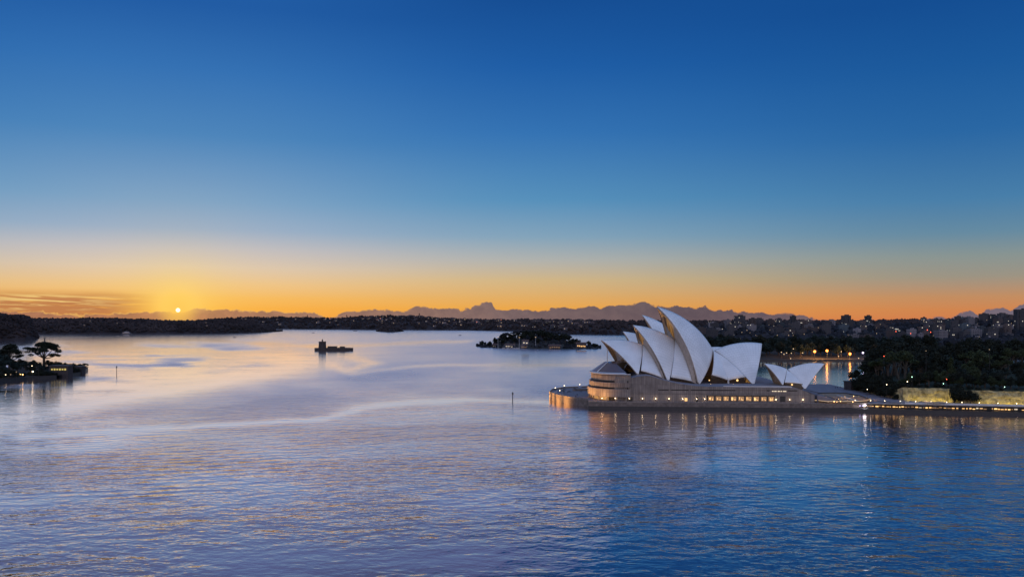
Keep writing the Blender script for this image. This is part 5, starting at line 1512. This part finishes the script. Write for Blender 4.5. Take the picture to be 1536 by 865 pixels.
# ------------------------------------------------------------------ point with the spreading fig (left)
def left_point():
    shore = [(-140,580),(-40,576),(0,573),(40,569),(85,566.3),(118,561.5),(129,556.5),(132,553)]
    mb = MB(); g = mb.slot('soil'); s = mb.slot('wet_stone'); nx, ny = 34, 8
    def H(px, f):
        return interp([(-140,6),(0,5.5),(60,5),(90,4.5),(110,3.6),(126,3.0),(132,1.6)], px)*math.sin(min(1, f*2.2+.18)*math.pi/2)*(1 if f < .8 else (1-f)/.2)
    dep = lambda px: interp([(-140,240),(0,200),(90,130),(120,60),(132,10)], px)
    def pos(px, f): Y = ywater(interp(shore, px)) + dep(px)*f; return at(px, Y, H(px, f))
    for i in range(nx+1):
        px = -140 + 272*i/nx
        for j in range(ny+1):
            p = pos(px, j/ny); mb.v.append((p.x, p.y, -1.5 if j in (0, ny) else p.z))
    for i in range(nx):
        for j in range(ny): a = i*(ny+1)+j; mb.face((a, a+ny+1, a+ny+2, a+1), g)
    a = nx*(ny+1); mb.face(range(a, a+ny+1), g)
    tag(mb.build('wooded_point'), 'dark tree covered point at left edge', 'land', kind='structure')
    for a, b in zip(shore, shore[1:]):
        pass
    mb = MB()
    for k in range(len(shore)-2):
        a = at(shore[k][0], ywater(shore[k][1])-1); b = at(shore[k+1][0], ywater(shore[k+1][1])-1)
        mb.prism([(a.x,a.y),(b.x,b.y),(b.x,b.y+5),(a.x,a.y+5)], -1, 2.6, 'wet_stone')
    tag(mb.build('sea_wall'), 'dark stone sea wall under the wooded point', 'sea wall', kind='structure')
    # the fig
    p = pos(68, .55); z = p.z; s = 1.04
    tree('umbrella', (at(66, p.y).x, p.y, 6.0), 1.12, 0.4, 'great spreading fig with flat umbrella crown on the point', None, 'leaf_dark', 'bark', sz=(zat(514, p.y)-6.0)/21.0)
    q = pos(14, .5); tree('umbrella', (q.x, q.y, 6), .9, 1.7, 'smaller spreading fig at the left edge of frame', None, 'leaf_dark', 'bark', sz=(zat(517, q.y)-6)/21)
    bpy.data.objects[-1] if False else None
    random.seed(44)
    k = 0
    for px, f, yt in [(-25,.5,520),(-8,.3,526),(0,.65,524),(8,.25,533),(18,.4,538),(26,.25,542),(30,.6,538),(38,.35,541),(46,.2,545),(50,.55,540),(58,.3,543),(66,.2,546),(72,.5,540),(80,.3,545),(84,.55,541),(90,.4,544),(96,.3,547),(96,.7,544),(103,.5,546),(4,.1,548),(14,.08,553),(22,.1,556),(60,.08,553),(70,.08,555),(52,.4,541),(-18,.2,535),(112,.5,546),(118,.5,546),(123,.5,549),(90,.1,556),(102,.12,557)]:
        p = pos(px, f); s = (zat(yt, p.y)-p.z)/13.2
        tree('round', (p.x, p.y, p.z-.5), max(.85, min(1.9, s))*1.05, k, sz=max(.35, s), label='dense dark tree on the point around the fig', group='dense trees covering the point', leaf=['leaf_dark','leaf_blue'][k % 2], variant=k % 3); k += 1
    for k2, (px, f, s2) in enumerate(((80,.015,.34),(85,.02,.30),(92,.015,.26),(99,.015,.30),(104,.02,.36),(109,.02,.42),(113,.05,.50),(117,.05,.46),(121,.08,.5),(124,.1,.42),(111,.4,.6),(106,.3,.62),(98,.45,.6),(119,.4,.55),(74,.02,.4),(68,.02,.45),(62,.02,.42),(56,.02,.4),(44,.02,.45),(36,.03,.4),(26,.03,.45),(12,.03,.5),(2,.03,.5))):
        p = pos(px, f); tree('round', (p.x, p.y, max(1.2, p.z)-.8), s2*1.25, k2, 'low dark bush at the water edge of the point', 'bushes along the water edge of the point', 'leaf_dark', variant=k2 % 3, name='bush', sz=s2)
    p = pos(127, .4); tree('umbrella', (at(126.5,p.y).x, p.y, 2.5), .30, 0, 'small wind bent tree at the very tip of the point', None, 'leaf_dark', 'bark')
    # villa with yellow windows
    Y = ywater(566.3)+10; t = empty('harbour_villa', at(88, Y, 3), 'low harbour villa with a row of glowing yellow windows', 'building')
    mb = MB(); mb.box((0,5,1.5), (19,10,13), 'fort_stone'); mb.build('wall', t)
    mb = MB(); mb.box((0,5,8.4), (20.5,11.5,.7), 'dark_metal'); mb.build('roof', t)
    for i in range(6): mb = MB(); mb.box((-6.8+i*2.7,-.1,4.9), (1.7,.15,1.5+.4*(i % 2)), 'window_yellow'); mb.build('window', t)
    Y = ywater(562)+9; t = empty('boat_house', at(116.5, Y, 1.5), 'dark square boat house near tip of the point', 'building')
    mb = MB(); mb.box((0,5,2.2), (8,8,8.4), 'fort_stone'); mb.build('wall', t)
    mb = MB(); mb.box((0,5,6.8), (8.6,8.6,.7), 'dark_metal'); mb.build('roof', t)
    for k, (px, py, m, r, lab) in enumerate(((49,557,'lamp_white',.62,'bright white lamp low on the point shore'),(48,548.5,'lamp_white',.3,'small white lamp above the bright one on the point'),(57.5,544,'far_light',.4,'faint lamp below the fig crown'),
            (34,561.5,'lamp_warm',.5,'warm lamp at the left shore of the point'),(106.5,557,'lamp_white',.5,'white lamp right of the yellow windows'),(8.5,561.8,'lamp_white',.28,'white lamp at the far left shore'),(16,561.5,'far_light',.4,'faint lamp right of the far left lamp'),(30.5,561,'lamp_warm',.3,'small warm lamp beside the left shore lamp'),(24.5,557.5,'far_light',.35,'faint lamp above the left shore'))):
        sh_ = interp(shore, px); Y = ywater(sh_)-2.0; z = zat(py, Y); t = empty('shore_lamp', at(px, Y, 0), lab, 'lamp')
        mb = MB(); mb.tube((0,0,-1), (0,0,z), .1,.08,'dark_metal',5); mb.build('post', t)
        mb = MB(); mb.ball((0,0,z), r, m, 8); mb.build('globe', t)
left_point()
